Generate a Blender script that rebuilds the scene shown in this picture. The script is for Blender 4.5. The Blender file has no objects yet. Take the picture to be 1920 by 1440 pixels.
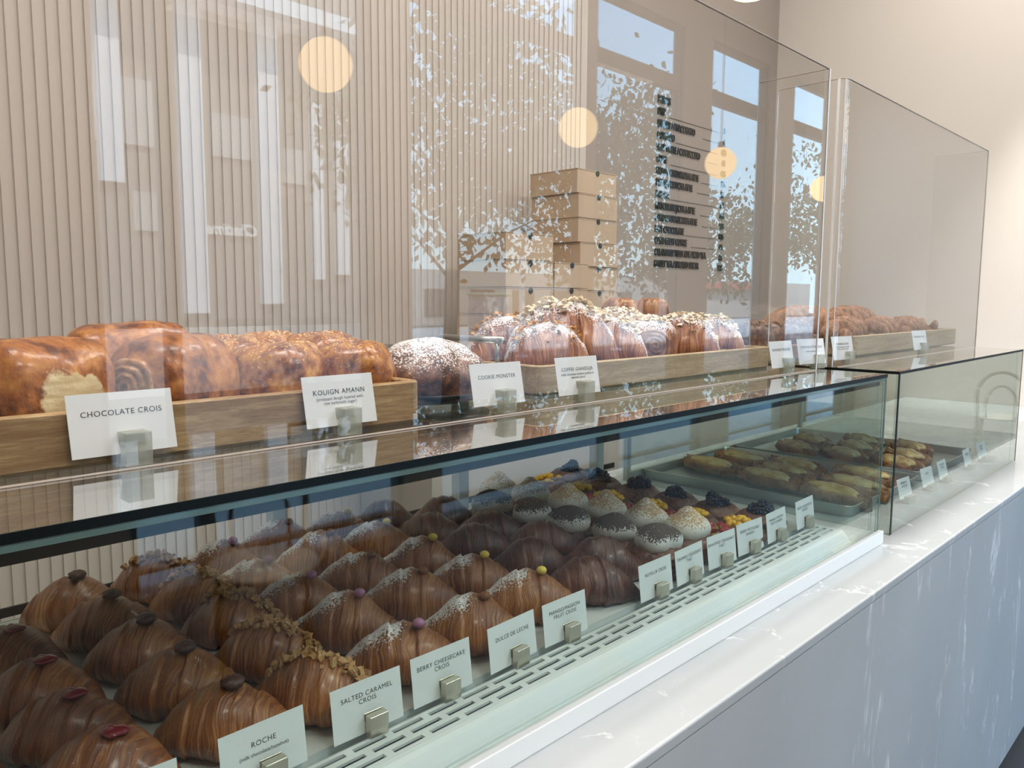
import bpy, bmesh, math, random
from mathutils import Vector, Matrix, noise, Euler

S = bpy.context.scene
COL = S.collection
R = math.radians

# ------------------------------------------------------------------ camera, world, light, exposure
# axes: x along the counter, y from the customers towards the back wall, z = 0 at the counter top
FLOOR_Z = -0.926
cam_d = bpy.data.cameras.new('camera')
cam_d.sensor_width = 36.0
cam_d.lens = 36.0 * 1472.95 / 1920.0
cam_d.clip_start = 0.02
cam_d.clip_end = 300
cam = bpy.data.objects.new('camera', cam_d)
COL.objects.link(cam)
yaw, pit, rol = R(44.219), R(-6.204), R(0.301)
fw = Vector((math.cos(pit)*math.cos(yaw), math.cos(pit)*math.sin(yaw), math.sin(pit)))
rt = Vector((math.sin(yaw), -math.cos(yaw), 0))
up = rt.cross(fw)
rt2 = rt*math.cos(rol) + up*math.sin(rol)
up2 = up*math.cos(rol) - rt*math.sin(rol)
M = Matrix((rt2, up2, -fw)).transposed().to_4x4()
M.translation = Vector((-1.8978, -0.638, 0.5679))
cam.matrix_world = M
S.camera = cam

S.view_settings.view_transform = 'Standard'
S.view_settings.look = 'None'
S.view_settings.gamma = 1.0
S.view_settings.use_curve_mapping = False
S.view_settings.exposure = 0.0
S.cycles.transparent_max_bounces = 32
S.cycles.max_bounces = 10
S.cycles.glossy_bounces = 5
S.cycles.sample_clamp_indirect = 6.0
S.cycles.caustics_reflective = False
S.cycles.caustics_refractive = False

SKY_LOW, SKY_HIGH, SKY_POWER = (0.58, 0.86, 1.0), (0.20, 0.54, 1.0), 4.6
SUN_POWER = 9.0
w = bpy.data.worlds.new('world')
S.world = w
w.use_nodes = True
wt = w.node_tree
wt.nodes.clear()
wo = wt.nodes.new('ShaderNodeOutputWorld')
bg = wt.nodes.new('ShaderNodeBackground')
tc = wt.nodes.new('ShaderNodeTexCoord')
sx = wt.nodes.new('ShaderNodeSeparateXYZ')
rp = wt.nodes.new('ShaderNodeValToRGB')
rp.color_ramp.elements[0].position = 0.0
rp.color_ramp.elements[0].color = SKY_LOW + (1,)
rp.color_ramp.elements[1].position = 0.45
rp.color_ramp.elements[1].color = SKY_HIGH + (1,)
wt.links.new(tc.outputs['Generated'], sx.inputs[0])
wt.links.new(sx.outputs['Z'], rp.inputs[0])
wt.links.new(rp.outputs[0], bg.inputs['Color'])
bg.inputs['Strength'].default_value = SKY_POWER
wt.links.new(bg.outputs[0], wo.inputs[0])

def lamp(name, kind, loc, rot, energy, color=(1, 1, 1), size=None, size_y=None):
    d = bpy.data.lights.new(name, kind)
    d.energy = energy
    d.color = color
    if kind == 'AREA':
        d.shape = 'RECTANGLE'
        d.size = size
        d.size_y = size_y or size
    o = bpy.data.objects.new(name, d)
    COL.objects.link(o)
    o.location = loc
    o.rotation_euler = rot
    return o

sun = lamp('sun', 'SUN', (0, 0, 30), (R(-38), R(-14), 0), SUN_POWER, (1.0, 0.95, 0.86))
sun.data.angle = R(0.6)
CEIL_Z = 3.35
# the shop's ceiling light panels, the last one added to brighten the far walls (their light; the panels themselves are built further down)
WARM = (1.0, 0.93, 0.86)
CEILING_LIGHTS = [(-1.9, 0.25, 52), (0.1, 0.25, 52), (2.0, 0.25, 52), (-1.6, -2.35, 66), (0.9, -2.35, 66), (3.4, -2.35, 60), (6.2, -1.6, 60)]
for lx, ly, le in CEILING_LIGHTS:
    lamp('ceiling_panel_light', 'AREA', (lx, ly, CEIL_Z - 0.035), (0, 0, 0), le, WARM, 1.2, 0.55)

# added spot without a real fixture, brightens the cream wall past the far case
_sp = lamp('wall_fill_spot', 'SPOT', (2.25, -0.75, CEIL_Z - 0.06), (0, 0, 0), 800, (1.0, 0.98, 0.97))
_sp.data.spot_size = R(31); _sp.data.spot_blend = 1.0; _sp.data.shadow_soft_size = 0.06
_sp.rotation_euler = (Vector((3.06, 0.12, 0.80)) - _sp.location).to_track_quat('-Z', 'Y').to_euler()

# ------------------------------------------------------------------ materials
MATS = {}

class NT:
    def __init__(s, name):
        s.m = bpy.data.materials.new(name)
        s.m.use_nodes = True
        s.t = s.m.node_tree
        s.t.nodes.clear()
        s.out = s.t.nodes.new('ShaderNodeOutputMaterial')
    def n(s, kind, **kw):
        o = s.t.nodes.new('ShaderNode' + kind)
        for k, v in kw.items():
            if k in o.inputs.keys() if isinstance(k, str) else False:
                s.put(o, k, v)
            else:
                setattr(o, k, v)
        return o
    def put(s, node, key, v):
        if hasattr(v, 'is_output') and v.is_output:
            s.t.links.new(v, node.inputs[key])
        else:
            node.inputs[key].default_value = v
    def coords(s, scale=(1, 1, 1), out='Object', loc=(0, 0, 0)):
        c = s.t.nodes.new('ShaderNodeTexCoord')
        m = s.t.nodes.new('ShaderNodeMapping')
        s.t.links.new(c.outputs[out], m.inputs[0])
        m.inputs['Scale'].default_value = scale
        m.inputs['Location'].default_value = loc
        return m.outputs[0]
    def noise(s, vec, scale=5, detail=4, rough=0.55, dist=0.0):
        o = s.t.nodes.new('ShaderNodeTexNoise')
        s.t.links.new(vec, o.inputs['Vector'])
        o.inputs['Scale'].default_value = scale
        o.inputs['Detail'].default_value = detail
        o.inputs['Roughness'].default_value = rough
        o.inputs['Distortion'].default_value = dist
        return o.outputs['Fac']
    def ramp(s, fac, stops, interp='LINEAR'):
        o = s.t.nodes.new('ShaderNodeValToRGB')
        o.color_ramp.interpolation = interp
        e = o.color_ramp.elements
        while len(e) < len(stops):
            e.new(0.5)
        for el, (p, c) in zip(e, stops):
            el.position = p
            el.color = (c[0], c[1], c[2], 1) if not isinstance(c, (int, float)) else (c, c, c, 1)
        s.t.links.new(fac, o.inputs[0])
        return o.outputs[0]
    def mix(s, fac, a, b, mode='MIX'):
        o = s.t.nodes.new('ShaderNodeMix')
        o.data_type = 'RGBA'
        o.blend_type = mode
        for key, v in ((0, fac), (6, a), (7, b)):
            if hasattr(v, 'is_output'):
                s.t.links.new(v, o.inputs[key])
            elif key == 0:
                o.inputs[0].default_value = v
            else:
                o.inputs[key].default_value = (v[0], v[1], v[2], 1)
        return o.outputs[2]
    def math(s, op, a, b=0.0, clamp=False):
        o = s.t.nodes.new('ShaderNodeMath')
        o.operation = op
        o.use_clamp = clamp
        for i, v in enumerate((a, b)):
            if hasattr(v, 'is_output'):
                s.t.links.new(v, o.inputs[i])
            else:
                o.inputs[i].default_value = v
        return o.outputs[0]
    def attr(s, name):
        o = s.t.nodes.new('ShaderNodeAttribute')
        o.attribute_name = name
        return o.outputs['Fac']
    def bump(s, h, strength=0.3, dist=0.002):
        o = s.t.nodes.new('ShaderNodeBump')
        o.inputs['Strength'].default_value = strength
        o.inputs['Distance'].default_value = dist
        s.t.links.new(h, o.inputs['Height'])
        return o.outputs[0]
    def pbr(s, color, rough=0.5, metal=0.0, normal=None, spec=0.5, coat=0.0, emit=None, estr=0.0, sss=0.0, alpha=None, trans=0.0):
        o = s.t.nodes.new('ShaderNodeBsdfPrincipled')
        def setin(k, v):
            if hasattr(v, 'is_output'):
                s.t.links.new(v, o.inputs[k])
            else:
                o.inputs[k].default_value = (v[0], v[1], v[2], 1) if isinstance(v, tuple) else v
        setin('Base Color', color)
        setin('Roughness', rough)
        setin('Metallic', metal)
        setin('Specular IOR Level', spec)
        if coat: 
            setin('Coat Weight', coat); setin('Coat Roughness', 0.15)
        if emit is not None:
            setin('Emission Color', emit); setin('Emission Strength', estr)
        if trans: setin('Transmission Weight', trans)
        if normal is not None:
            s.t.links.new(normal, o.inputs['Normal'])
        s.t.links.new(o.outputs[0], s.out.inputs[0])
        return s.m

def plain(name, c, rough=0.5, metal=0.0, spec=0.5, **kw):
    if name not in MATS:
        MATS[name] = NT(name).pbr(c, rough, metal, None, spec, **kw)
    return MATS[name]

def glass(name, tint, f0=0.04, refl=(1, 1, 1)):
    a = NT(name)
    lw = a.t.nodes.new('ShaderNodeLayerWeight')
    lw.inputs['Blend'].default_value = 0.5
    p = a.math('POWER', lw.outputs['Facing'], 5.0)
    fac = a.math('ADD', a.math('MULTIPLY', p, 1 - f0), f0, True)
    tr = a.t.nodes.new('ShaderNodeBsdfTransparent')
    tr.inputs[0].default_value = tint + (1,)
    gl = a.t.nodes.new('ShaderNodeBsdfGlossy')
    gl.inputs['Roughness'].default_value = 0.0
    gl.inputs['Color'].default_value = refl + (1,)
    mx = a.t.nodes.new('ShaderNodeMixShader')
    a.t.links.new(fac, mx.inputs[0])
    a.t.links.new(tr.outputs[0], mx.inputs[1])
    a.t.links.new(gl.outputs[0], mx.inputs[2])
    a.t.links.new(mx.outputs[0], a.out.inputs[0])
    MATS[name] = a.m
    return a.m

GUARD = glass('clear_acrylic', (0.985, 0.983, 0.980), 0.052)
CASEGLASS = glass('green_tinted_glass', (0.905, 0.945, 0.930), 0.045)
WINGLASS = glass('window_glass', (0.985, 0.99, 0.99), 0.04)
HOLDER = NT('translucent_acrylic_block')
_t = HOLDER.t.nodes.new('ShaderNodeBsdfTransparent'); _t.inputs[0].default_value = (0.90, 0.91, 0.87, 1)
_p = HOLDER.t.nodes.new('ShaderNodeBsdfPrincipled'); _p.inputs['Base Color'].default_value = (0.62, 0.62, 0.53, 1); _p.inputs['Roughness'].default_value = 0.12
_m = HOLDER.t.nodes.new('ShaderNodeMixShader'); _m.inputs[0].default_value = 0.42
HOLDER.t.links.new(_t.outputs[0], _m.inputs[1]); HOLDER.t.links.new(_p.outputs[0], _m.inputs[2]); HOLDER.t.links.new(_m.outputs[0], HOLDER.out.inputs[0])
HOLDER = HOLDER.m
HOLDER2 = plain('champagne_metal_block', (0.60, 0.56, 0.46), 0.28, 0.75)
EDGE_LIGHT = plain('acrylic_edge_highlight', (0.93, 0.96, 0.97), 0.3, 0, 0.8)  # white colour stands in for the highlight lines on the guards' vertical edges
EDGE_THIN = plain('thin_acrylic_edge', (0.80, 0.74, 0.67), 0.4)
EDGE_DARK = plain('dark_glass_edge', (0.003, 0.006, 0.006), 0.35, 0, 0.25)
EDGE_GREEN = plain('green_glass_edge', (0.10, 0.17, 0.155), 0.10, 0, 0.9)
DECK = glass('coated_deck_glass', (0.84, 0.855, 0.83), 0.32)
WHITE = plain('white_enamel', (0.78, 0.83, 0.82), 0.32)
TRIMW = plain('white_powder_coat', (0.86, 0.90, 0.91), 0.35)
SLOT = plain('dark_slot', (0.012, 0.016, 0.016), 0.6)
CARD = plain('white_card_stock', (0.90, 0.93, 0.92), 0.55)
INK = plain('dark_grey_ink', (0.045, 0.05, 0.055), 0.6)
INKL = plain('pale_grey_ink', (0.16, 0.17, 0.18), 0.6)
STEEL = plain('brushed_steel', (0.50, 0.49, 0.45), 0.30, 0.9)
ALU = plain('tray_aluminium', (0.62, 0.64, 0.63), 0.32, 0.85)
BLACK = plain('black_paint', (0.010, 0.010, 0.011), 0.5)
FRAME = plain('dark_window_frame', (0.035, 0.033, 0.031), 0.45)

def wall_mat(name, c, bump=0.04):
    a = NT(name)
    v = a.coords((1, 1, 1))
    n = a.noise(v, 60, 3)
    MATS[name] = a.pbr(c, 0.75, 0, a.bump(n, bump, 0.001), 0.25)
    return MATS[name]
WALL_TAUPE = wall_mat('taupe_plaster', (0.27, 0.228, 0.195))
WALL_CREAM = wall_mat('cream_plaster', (0.55, 0.505, 0.45))
FLUTED = wall_mat('fluted_beige_panel', (0.47, 0.42, 0.372))
CEILM = wall_mat('white_ceiling', (0.8, 0.79, 0.77))
CONC = wall_mat('dark_concrete_floor', (0.05, 0.055, 0.06), 0.2)

def quartz():
    a = NT('veined_quartz')
    v = a.coords((1, 1, 1))
    warp = a.noise(a.coords((3, 3, 1.2)), 2.2, 5, 0.6)
    w1 = a.noise(a.coords((1.0, 1.0, 0.30)), 3.1, 6, 0.62, 0.8)
    vein = a.math('ABSOLUTE', a.math('SUBTRACT', w1, 0.5))
    veinm = a.ramp(vein, [(0.0, 1.0), (0.006, 0.55), (0.014, 0.0)])
    gate = a.ramp(warp, [(0.50, 0.0), (0.60, 1.0)])
    k = a.math('MULTIPLY', veinm, gate)
    base = a.ramp(a.noise(v, 2.0, 3), [(0.3, (0.49, 0.525, 0.54)), (0.7, (0.56, 0.595, 0.61))])
    c = a.mix(k, base, (0.93, 0.95, 0.96))
    m = a.pbr(c, 0.16, 0, None, 0.5)
    return m
QUARTZ = quartz()

def wood(name, dark, light, sc=(2.2, 26, 26)):
    a = NT(name)
    v = a.coords(sc)
    n1 = a.noise(v, 3.0, 6, 0.62, 0.5)
    n2 = a.ramp(a.noise(a.coords((26, 210, 210)), 1.6, 4, 0.65), [(0.42, 0.0), (0.62, 1.0)])
    c = a.ramp(n1, [(0.30, dark), (0.52, tuple((d+l)/2 for d, l in zip(dark, light))), (0.72, light)])
    c = a.mix(a.math('MULTIPLY', n2, 0.55), c, tuple(d*0.9 for d in dark))
    MATS[name] = a.pbr(c, 0.5, 0, a.bump(n2, 0.25, 0.001), 0.35)
    return MATS[name]
OAK = wood('mango_wood', (0.26, 0.140, 0.05), (0.66, 0.47, 0.24))
OAK_PALE = wood('pale_mango_wood', (0.38, 0.28, 0.15), (0.66, 0.53, 0.34))
KRAFT = wall_mat('kraft_cardboard', (0.46, 0.345, 0.24), 0.1)

def crust(name, dark, mid, light, streak=(400, 12, 12), blot=16, rough=0.36, dust=None, dust_cut=0.5, pale=False, coat=0.25, bumps=0.5, dustcol=(0.86, 0.86, 0.88), grain=420):
    a = NT(name)
    oi = a.t.nodes.new('ShaderNodeObjectInfo')
    tcx = a.t.nodes.new('ShaderNodeTexCoord')
    vm = a.t.nodes.new('ShaderNodeVectorMath'); vm.operation = 'SCALE'; vm.inputs['Scale'].default_value = 3.0
    cmb = a.t.nodes.new('ShaderNodeCombineXYZ')
    for i in range(3): a.t.links.new(oi.outputs['Random'], cmb.inputs[i])
    a.t.links.new(cmb.outputs[0], vm.inputs[0])
    ad = a.t.nodes.new('ShaderNodeVectorMath'); ad.operation = 'ADD'
    a.t.links.new(tcx.outputs['Object'], ad.inputs[0]); a.t.links.new(vm.outputs[0], ad.inputs[1])
    base = ad.outputs[0]
    def mp(scale):
        m = a.t.nodes.new('ShaderNodeMapping')
        a.t.links.new(base, m.inputs[0]); m.inputs['Scale'].default_value = scale
        return m.outputs[0]
    # a warped coordinate keeps the layers wavy
    wn = a.t.nodes.new('ShaderNodeTexNoise'); a.t.links.new(base, wn.inputs['Vector']); wn.inputs['Scale'].default_value = 22; wn.inputs['Detail'].default_value = 2
    wv = a.t.nodes.new('ShaderNodeVectorMath'); wv.operation = 'MULTIPLY_ADD'
    a.t.links.new(wn.outputs['Color'], wv.inputs[0]); wv.inputs[1].default_value = (0.022, 0.022, 0.022); a.t.links.new(base, wv.inputs[2])
    m = a.t.nodes.new('ShaderNodeMapping'); a.t.links.new(wv.outputs[0], m.inputs[0]); m.inputs['Scale'].default_value = streak
    st = a.noise(m.outputs[0], 1.0, 5, 0.6)
    bl = a.noise(mp((1, 1, 1)), blot, 4, 0.6)
    f = a.math('ADD', a.math('MULTIPLY', st, 0.62), a.math('MULTIPLY', bl, 0.38))
    c = a.ramp(f, [(0.39, dark), (0.50, mid), (0.62, light)])
    ft = a.attr('top')
    c = a.mix(a.math('MULTIPLY', ft, 0.45, True), c, dark)
    if pale:
        pk = a.ramp(a.math('ADD', a.attr('pale'), a.math('MULTIPLY', a.math('SUBTRACT', bl, 0.5), 1.6)), [(0.40, 0.0), (0.62, 1.0)])
        pc = a.ramp(a.noise(mp((30, 60, 160)), 1.0, 3), [(0.35, (0.62, 0.47, 0.24)), (0.6, (0.80, 0.68, 0.42))])
        c = a.mix(pk, c, pc)
    r = rough
    if dust is not None:
        sp = a.noise(mp((1, 1, 1)), grain, 2, 0.7)
        clump = a.noise(mp((1, 1, 1)), 45, 3, 0.6)
        amt = a.math('MULTIPLY', a.attr('dust'), a.math('ADD', clump, 0.35))
        sp = a.math('ADD', a.math('MULTIPLY', a.math('SUBTRACT', sp, 0.5), 2.3), 0.5)
        k = a.math('ADD', a.math('SUBTRACT', sp, 1.0), a.math('MULTIPLY', amt, dust))
        km = a.ramp(k, [(0.0, 0.0), (0.06, 1.0)])
        c = a.mix(a.math('MULTIPLY', km, 0.92), c, dustcol)
        r = a.math('ADD', a.math('MULTIPLY', km, 0.5), rough, True)
    h = a.math('ADD', st, a.math('MULTIPLY', a.noise(mp((1, 1, 1)), 130, 3), 0.3))
    MATS[name] = a.pbr(c, r, 0, a.bump(h, bumps, 0.004), 0.5, coat=coat)
    return MATS[name]

C_GOLD = crust('baked_croissant_crust', (0.115, 0.036, 0.010), (0.34, 0.108, 0.022), (0.60, 0.28, 0.085), dust=0.0)
C_JAM = crust('deep_baked_croissant_crust', (0.10, 0.028, 0.009), (0.26, 0.074, 0.018), (0.50, 0.21, 0.065), dust=0.0)
C_DUST = crust('sugar_dusted_crust', (0.115, 0.038, 0.011), (0.34, 0.112, 0.025), (0.58, 0.28, 0.09), dust=0.88, grain=300)
C_CHOC = crust('dark_cocoa_crust', (0.030, 0.010, 0.007), (0.12, 0.040, 0.024), (0.28, 0.105, 0.055), dust=0.0)
C_PAIN = crust('smooth_glazed_crust', (0.10, 0.024, 0.006), (0.36, 0.115, 0.020), (0.58, 0.25, 0.055), streak=(55, 40, 40), blot=42, pale=True, coat=0.25, bumps=0.45, rough=0.42)
C_SPIRAL = crust('layered_pastry_end', (0.17, 0.06, 0.02), (0.40, 0.18, 0.06), (0.66, 0.42, 0.2), streak=(30, 30, 30), blot=60)
C_KOUIGN = crust('caramelised_sugar_crust', (0.13, 0.026, 0.010), (0.46, 0.16, 0.028), (0.74, 0.37, 0.08), streak=(60, 60, 60), blot=34, dust=0.44, coat=0.35, dustcol=(0.85, 0.55, 0.2), grain=300, bumps=0.35)
C_BUN = crust('sugared_dark_bun_crust', (0.05, 0.018, 0.012), (0.15, 0.06, 0.03), (0.30, 0.14, 0.07), streak=(60, 60, 60), dust=0.86, grain=330)
C_ALM = crust('almond_croissant_crust', (0.10, 0.026, 0.010), (0.34, 0.115, 0.036), (0.58, 0.29, 0.12), dust=0.92, grain=300)
C_TWIST = crust('twisted_loaf_crust', (0.12, 0.048, 0.02), (0.32, 0.145, 0.06), (0.50, 0.27, 0.14), streak=(120, 120, 40), blot=60, bumps=0.8, rough=0.55, coat=0.05)
C_CAKE = crust('fluted_cake_crust', (0.16, 0.05, 0.012), (0.42, 0.17, 0.04), (0.62, 0.32, 0.09), streak=(60, 60, 10))
C_DANISH = crust('laminated_danish_crust', (0.055, 0.018, 0.010), (0.165, 0.060, 0.026), (0.33, 0.14, 0.06), streak=(60, 160, 160))
C_LONG = crust('folded_danish_crust', (0.13, 0.042, 0.012), (0.36, 0.145, 0.045), (0.56, 0.30, 0.12), streak=(220, 30, 120))
CUSTARD = crust('baked_cheese_filling', (0.50, 0.28, 0.08), (0.82, 0.66, 0.30), (0.88, 0.80, 0.54), streak=(30, 30, 30), blot=45)
CRUMB = plain('hazelnut_crumb', (0.50, 0.29, 0.12), 0.7)
MAUVE = plain('mauve_cream', (0.40, 0.17, 0.30), 0.25)
LEMON = plain('yellow_curd', (0.80, 0.62, 0.10), 0.25)
CARAM = plain('caramel_drop', (0.22, 0.075, 0.02), 0.15)
REDJAM = plain('red_jam', (0.16, 0.008, 0.014), 0.12)
CHOCO = plain('chocolate_cream', (0.075, 0.030, 0.020), 0.4)
MANGO = plain('mango_cube', (0.86, 0.52, 0.02), 0.22)
BERRY = plain('dark_blackberry', (0.012, 0.015, 0.040), 0.2)
STRAW = plain('strawberry_piece', (0.36, 0.020, 0.022), 0.25)
PIST = plain('chopped_pistachio', (0.36, 0.26, 0.06), 0.6)
ALMOND = plain('flaked_almond', (0.82, 0.72, 0.55), 0.6)
SEED = plain('toasted_seed', (0.56, 0.28, 0.07), 0.5)
CREAM_COCOA = crust('cream_with_cocoa', (0.78, 0.79, 0.76), (0.80, 0.81, 0.78), (0.82, 0.83, 0.80), dust=1.15, dustcol=(0.045, 0.019, 0.012), bumps=0.03, coat=0, rough=0.5, grain=300)
CREAM_TOAST = crust('toasted_meringue', (0.78, 0.79, 0.74), (0.80, 0.81, 0.76), (0.82, 0.83, 0.79), dust=0.75, dustcol=(0.52, 0.33, 0.15), bumps=0.04, coat=0, rough=0.5, grain=240)
for _m in (CREAM_COCOA, CREAM_TOAST):
    for _n in _m.node_tree.nodes:
        if _n.type == 'MIX' and not _n.inputs[7].is_linked and tuple(_n.inputs[7].default_value)[0] > 0.7:
            pass

def emis(name, c, st):
    a = NT(name)
    e = a.t.nodes.new('ShaderNodeEmission')
    e.inputs[0].default_value = c + (1,)
    e.inputs[1].default_value = st
    a.t.links.new(e.outputs[0], a.out.inputs[0])
    MATS[name] = a.m
    return a.m
GLOBE = emis('warm_globe_glass', (1.0, 0.70, 0.36), 4.2)
PANEL = emis('ceiling_panel_diffuser', (1.0, 0.92, 0.84), 3.0)

# ------------------------------------------------------------------ mesh and object helpers
def new_mesh(name, verts, faces, smooth=True, attrs=None):
    me = bpy.data.meshes.new(name)
    me.from_pydata([tuple(v) for v in verts], [], faces)
    if smooth:
        for p in me.polygons: p.use_smooth = True
    if attrs:
        for k, vals in attrs.items():
            at = me.attributes.new(k, 'FLOAT', 'POINT')
            at.data.foreach_set('value', vals)
    me.update()
    return me

_COPY = {}
def variant(me, mat):
    k = (me.name, mat.name)
    if k not in _COPY:
        _COPY[k] = me.copy(); _COPY[k].materials.clear(); _COPY[k].materials.append(mat)
    return _COPY[k]

def link(name, me, mat, parent=None, loc=(0, 0, 0), rot=(0, 0, 0), bevel=0.0, scale=1.0):
    if mat is not None and len(me.materials) == 0:
        me.materials.append(mat)
    o = bpy.data.objects.new(name, me)
    COL.objects.link(o)
    if parent: o.parent = parent
    o.location = loc
    o.rotation_euler = rot
    if scale != 1.0: o.scale = (scale, scale, scale)
    if bevel:
        b = o.modifiers.new('bevel', 'BEVEL')
        b.width = bevel; b.segments = 3; b.limit_method = 'ANGLE'; b.angle_limit = R(40)
    return o

def tag(o, label=None, cat=None, group=None, kind=None):
    if label: o['label'] = label
    if cat: o['category'] = cat
    if group: o['group'] = group
    if kind: o['kind'] = kind
    return o

def empty(name, loc=(0, 0, 0), rot=(0, 0, 0)):
    o = bpy.data.objects.new(name, None)
    COL.objects.link(o)
    o.empty_display_size = 0.02
    o.location = loc
    o.rotation_euler = rot
    return o

class MB:
    def __init__(s): s.v, s.f = [], []
    def box(s, x0, x1, y0, y1, z0, z1):
        b = len(s.v)
        s.v += [(x0, y0, z0), (x1, y0, z0), (x1, y1, z0), (x0, y1, z0), (x0, y0, z1), (x1, y0, z1), (x1, y1, z1), (x0, y1, z1)]
        s.f += [tuple(b+i for i in q) for q in ((3, 2, 1, 0), (4, 5, 6, 7), (0, 1, 5, 4), (1, 2, 6, 5), (2, 3, 7, 6), (3, 0, 4, 7))]
        return s
    def prism(s, poly, x0, x1):          # (y, z) outline swept along x
        b, n = len(s.v), len(poly)
        s.v += [(x0, y, z) for y, z in poly] + [(x1, y, z) for y, z in poly]
        for i in range(n):
            j = (i+1) % n
            s.f.append((b+i, b+j, b+n+j, b+n+i))
        s.f.append(tuple(b+i for i in reversed(range(n)))); s.f.append(tuple(b+n+i for i in range(n)))
        return s
    def tube(s, pts, r, n=10, cap=True):
        pts = [Vector(p) for p in pts]
        b = len(s.v)
        rr = r if isinstance(r, (list, tuple)) else [r]*len(pts)
        ref = Vector((0, 0, 1))
        for i, p in enumerate(pts):
            d = (pts[min(i+1, len(pts)-1)] - pts[max(i-1, 0)]).normalized()
            a = d.cross(ref if abs(d.dot(ref)) < 0.95 else Vector((1, 0, 0))).normalized()
            c = d.cross(a)
            for k in range(n):
                t = 2*math.pi*k/n
                s.v.append(tuple(p + a*math.cos(t)*rr[i] + c*math.sin(t)*rr[i]))
        for i in range(len(pts)-1):
            for k in range(n):
                k2 = (k+1) % n
                s.f.append((b+i*n+k, b+i*n+k2, b+(i+1)*n+k2, b+(i+1)*n+k))
        if cap:
            s.f.append(tuple(b+k for k in reversed(range(n))))
            e = b+(len(pts)-1)*n
            s.f.append(tuple(e+k for k in range(n)))
        return s
    def mesh(s, name='mesh', smooth=False): return new_mesh(name, s.v, s.f, smooth)
    def build(s, name, mat, parent=None, loc=(0, 0, 0), rot=(0, 0, 0), bevel=0.0, smooth=False):
        return link(name, s.mesh(name, smooth), mat, parent, loc, rot, bevel)

def blob(rx, ry, rz, nu=20, nv=14, f=None, base=0.0, seed=0):
    """Lumpy ellipsoid standing on z = 0; f(theta, phi) scales the radius."""
    v, fc, top, dust = [], [], [], []
    for j in range(nv+1):
        ph = math.pi*j/nv
        for i in range(nu):
            th = 2*math.pi*i/nu
            k = f(th, ph) if f else 1.0
            x, y, z = rx*math.sin(ph)*math.cos(th)*k, ry*math.sin(ph)*math.sin(th)*k, rz*math.cos(ph)*k
            if base: z = max(z, -base*rz)
            v.append((x, y, z + (base*rz if base else rz)))
            c = max(0.0, math.cos(ph)); top.append(c); dust.append(c)
    for j in range(nv):
        for i in range(nu):
            i2 = (i+1) % nu
            fc.append((j*nu+i, (j+1)*nu+i, (j+1)*nu+i2, j*nu+i2))
    return v, fc, top, dust

def blob_mesh(name, *a, **k):
    v, f, t, d = blob(*a, **k)
    return new_mesh(name, v, f, True, {'top': t, 'dust': d, 'pale': [0.0]*len(v)})

def text(name, body, size, mat, parent=None, loc=(0, 0, 0), rot=(R(90), 0, 0), align='CENTER', bold=0.0, ext=0.0, space=1.0, width=1.0, shear=0.0):
    c = bpy.data.curves.new(name, 'FONT')
    c.body = body
    c.size = size
    c.align_x = align
    c.align_y = 'CENTER'
    c.offset = bold
    c.extrude = ext
    c.space_character = space
    c.resolution_u = 3
    c.shear = shear
    c.space_line = 0.95
    c.materials.append(mat)
    o = bpy.data.objects.new(name, c)
    COL.objects.link(o)
    o.parent = parent
    o.location = loc
    o.rotation_euler = rot
    o.scale = (width, 1, 1)
    return o

rnd = random.Random(11)

# ------------------------------------------------------------------ the setting
WY, WX = 1.80, 3.06
X0, X1, YF = -3.6, 8.4, -3.2
def struct(o, label=None, cat=None):
    o['kind'] = 'structure'
    if label: o['label'] = label
    if cat: o['category'] = cat
    return o
struct(MB().box(X0, X1, YF-0.1, WY+0.1, FLOOR_Z-0.1, FLOOR_Z).build('floor', CONC), 'dark concrete floor of the shop', 'floor')
struct(MB().box(X0, X1, YF-0.1, WY+0.1, CEIL_Z, CEIL_Z+0.1).build('ceiling', CEILM), 'white ceiling of the shop', 'ceiling')
struct(MB().box(X0, WX, WY+0.012, WY+0.1, FLOOR_Z, CEIL_Z).build('wall_back', WALL_TAUPE), 'taupe back wall behind the counter carrying the menu', 'wall')
struct(MB().box(WX, WX+0.12, 0.02, WY+0.1, FLOOR_Z, CEIL_Z).build('wall_right', WALL_CREAM), 'pale cream wall at the right end of the counter', 'wall')
struct(MB().box(WX+0.12, X1, 0.02, 0.14, FLOOR_Z, CEIL_Z).build('wall_side', WALL_CREAM), 'pale cream wall beside the seating area', 'wall')
struct(MB().box(X0-0.1, X0, YF-0.1, WY+0.1, FLOOR_Z, CEIL_Z).build('wall_left', WALL_CREAM), 'pale cream wall left of the counter', 'wall')
struct(MB().box(X1, X1+0.1, YF-0.1, 0.14, FLOOR_Z, CEIL_Z).build('wall_far', WALL_CREAM), 'pale cream wall at the far end of the room', 'wall')

# fluted beige panelling on the back wall
fl = MB()
fx0, fx1, pitch = -3.2, 1.106, 0.0322
fl.box(fx0, fx1, WY+0.0008, WY+0.0119, FLOOR_Z, CEIL_Z)
n = int((fx1-fx0)/pitch)
for i in range(n):
    a = fx0 + i*pitch
    fl.prism([(0, 0)], 0, 0) if False else None
    b = len(fl.v)
    x0, x1 = a+0.0055, a+pitch-0.0055
    fl.v += [(x0, WY+0.0008, FLOOR_Z), (x0+0.001, WY-0.0045, FLOOR_Z), (x1-0.001, WY-0.0045, FLOOR_Z), (x1, WY+0.0008, FLOOR_Z),
             (x0, WY+0.0008, CEIL_Z), (x0+0.001, WY-0.0045, CEIL_Z), (x1-0.001, WY-0.0045, CEIL_Z), (x1, WY+0.0008, CEIL_Z)]
    fl.f += [(b, b+1, b+5, b+4), (b+1, b+2, b+6, b+5), (b+2, b+3, b+7, b+6)]
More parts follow.
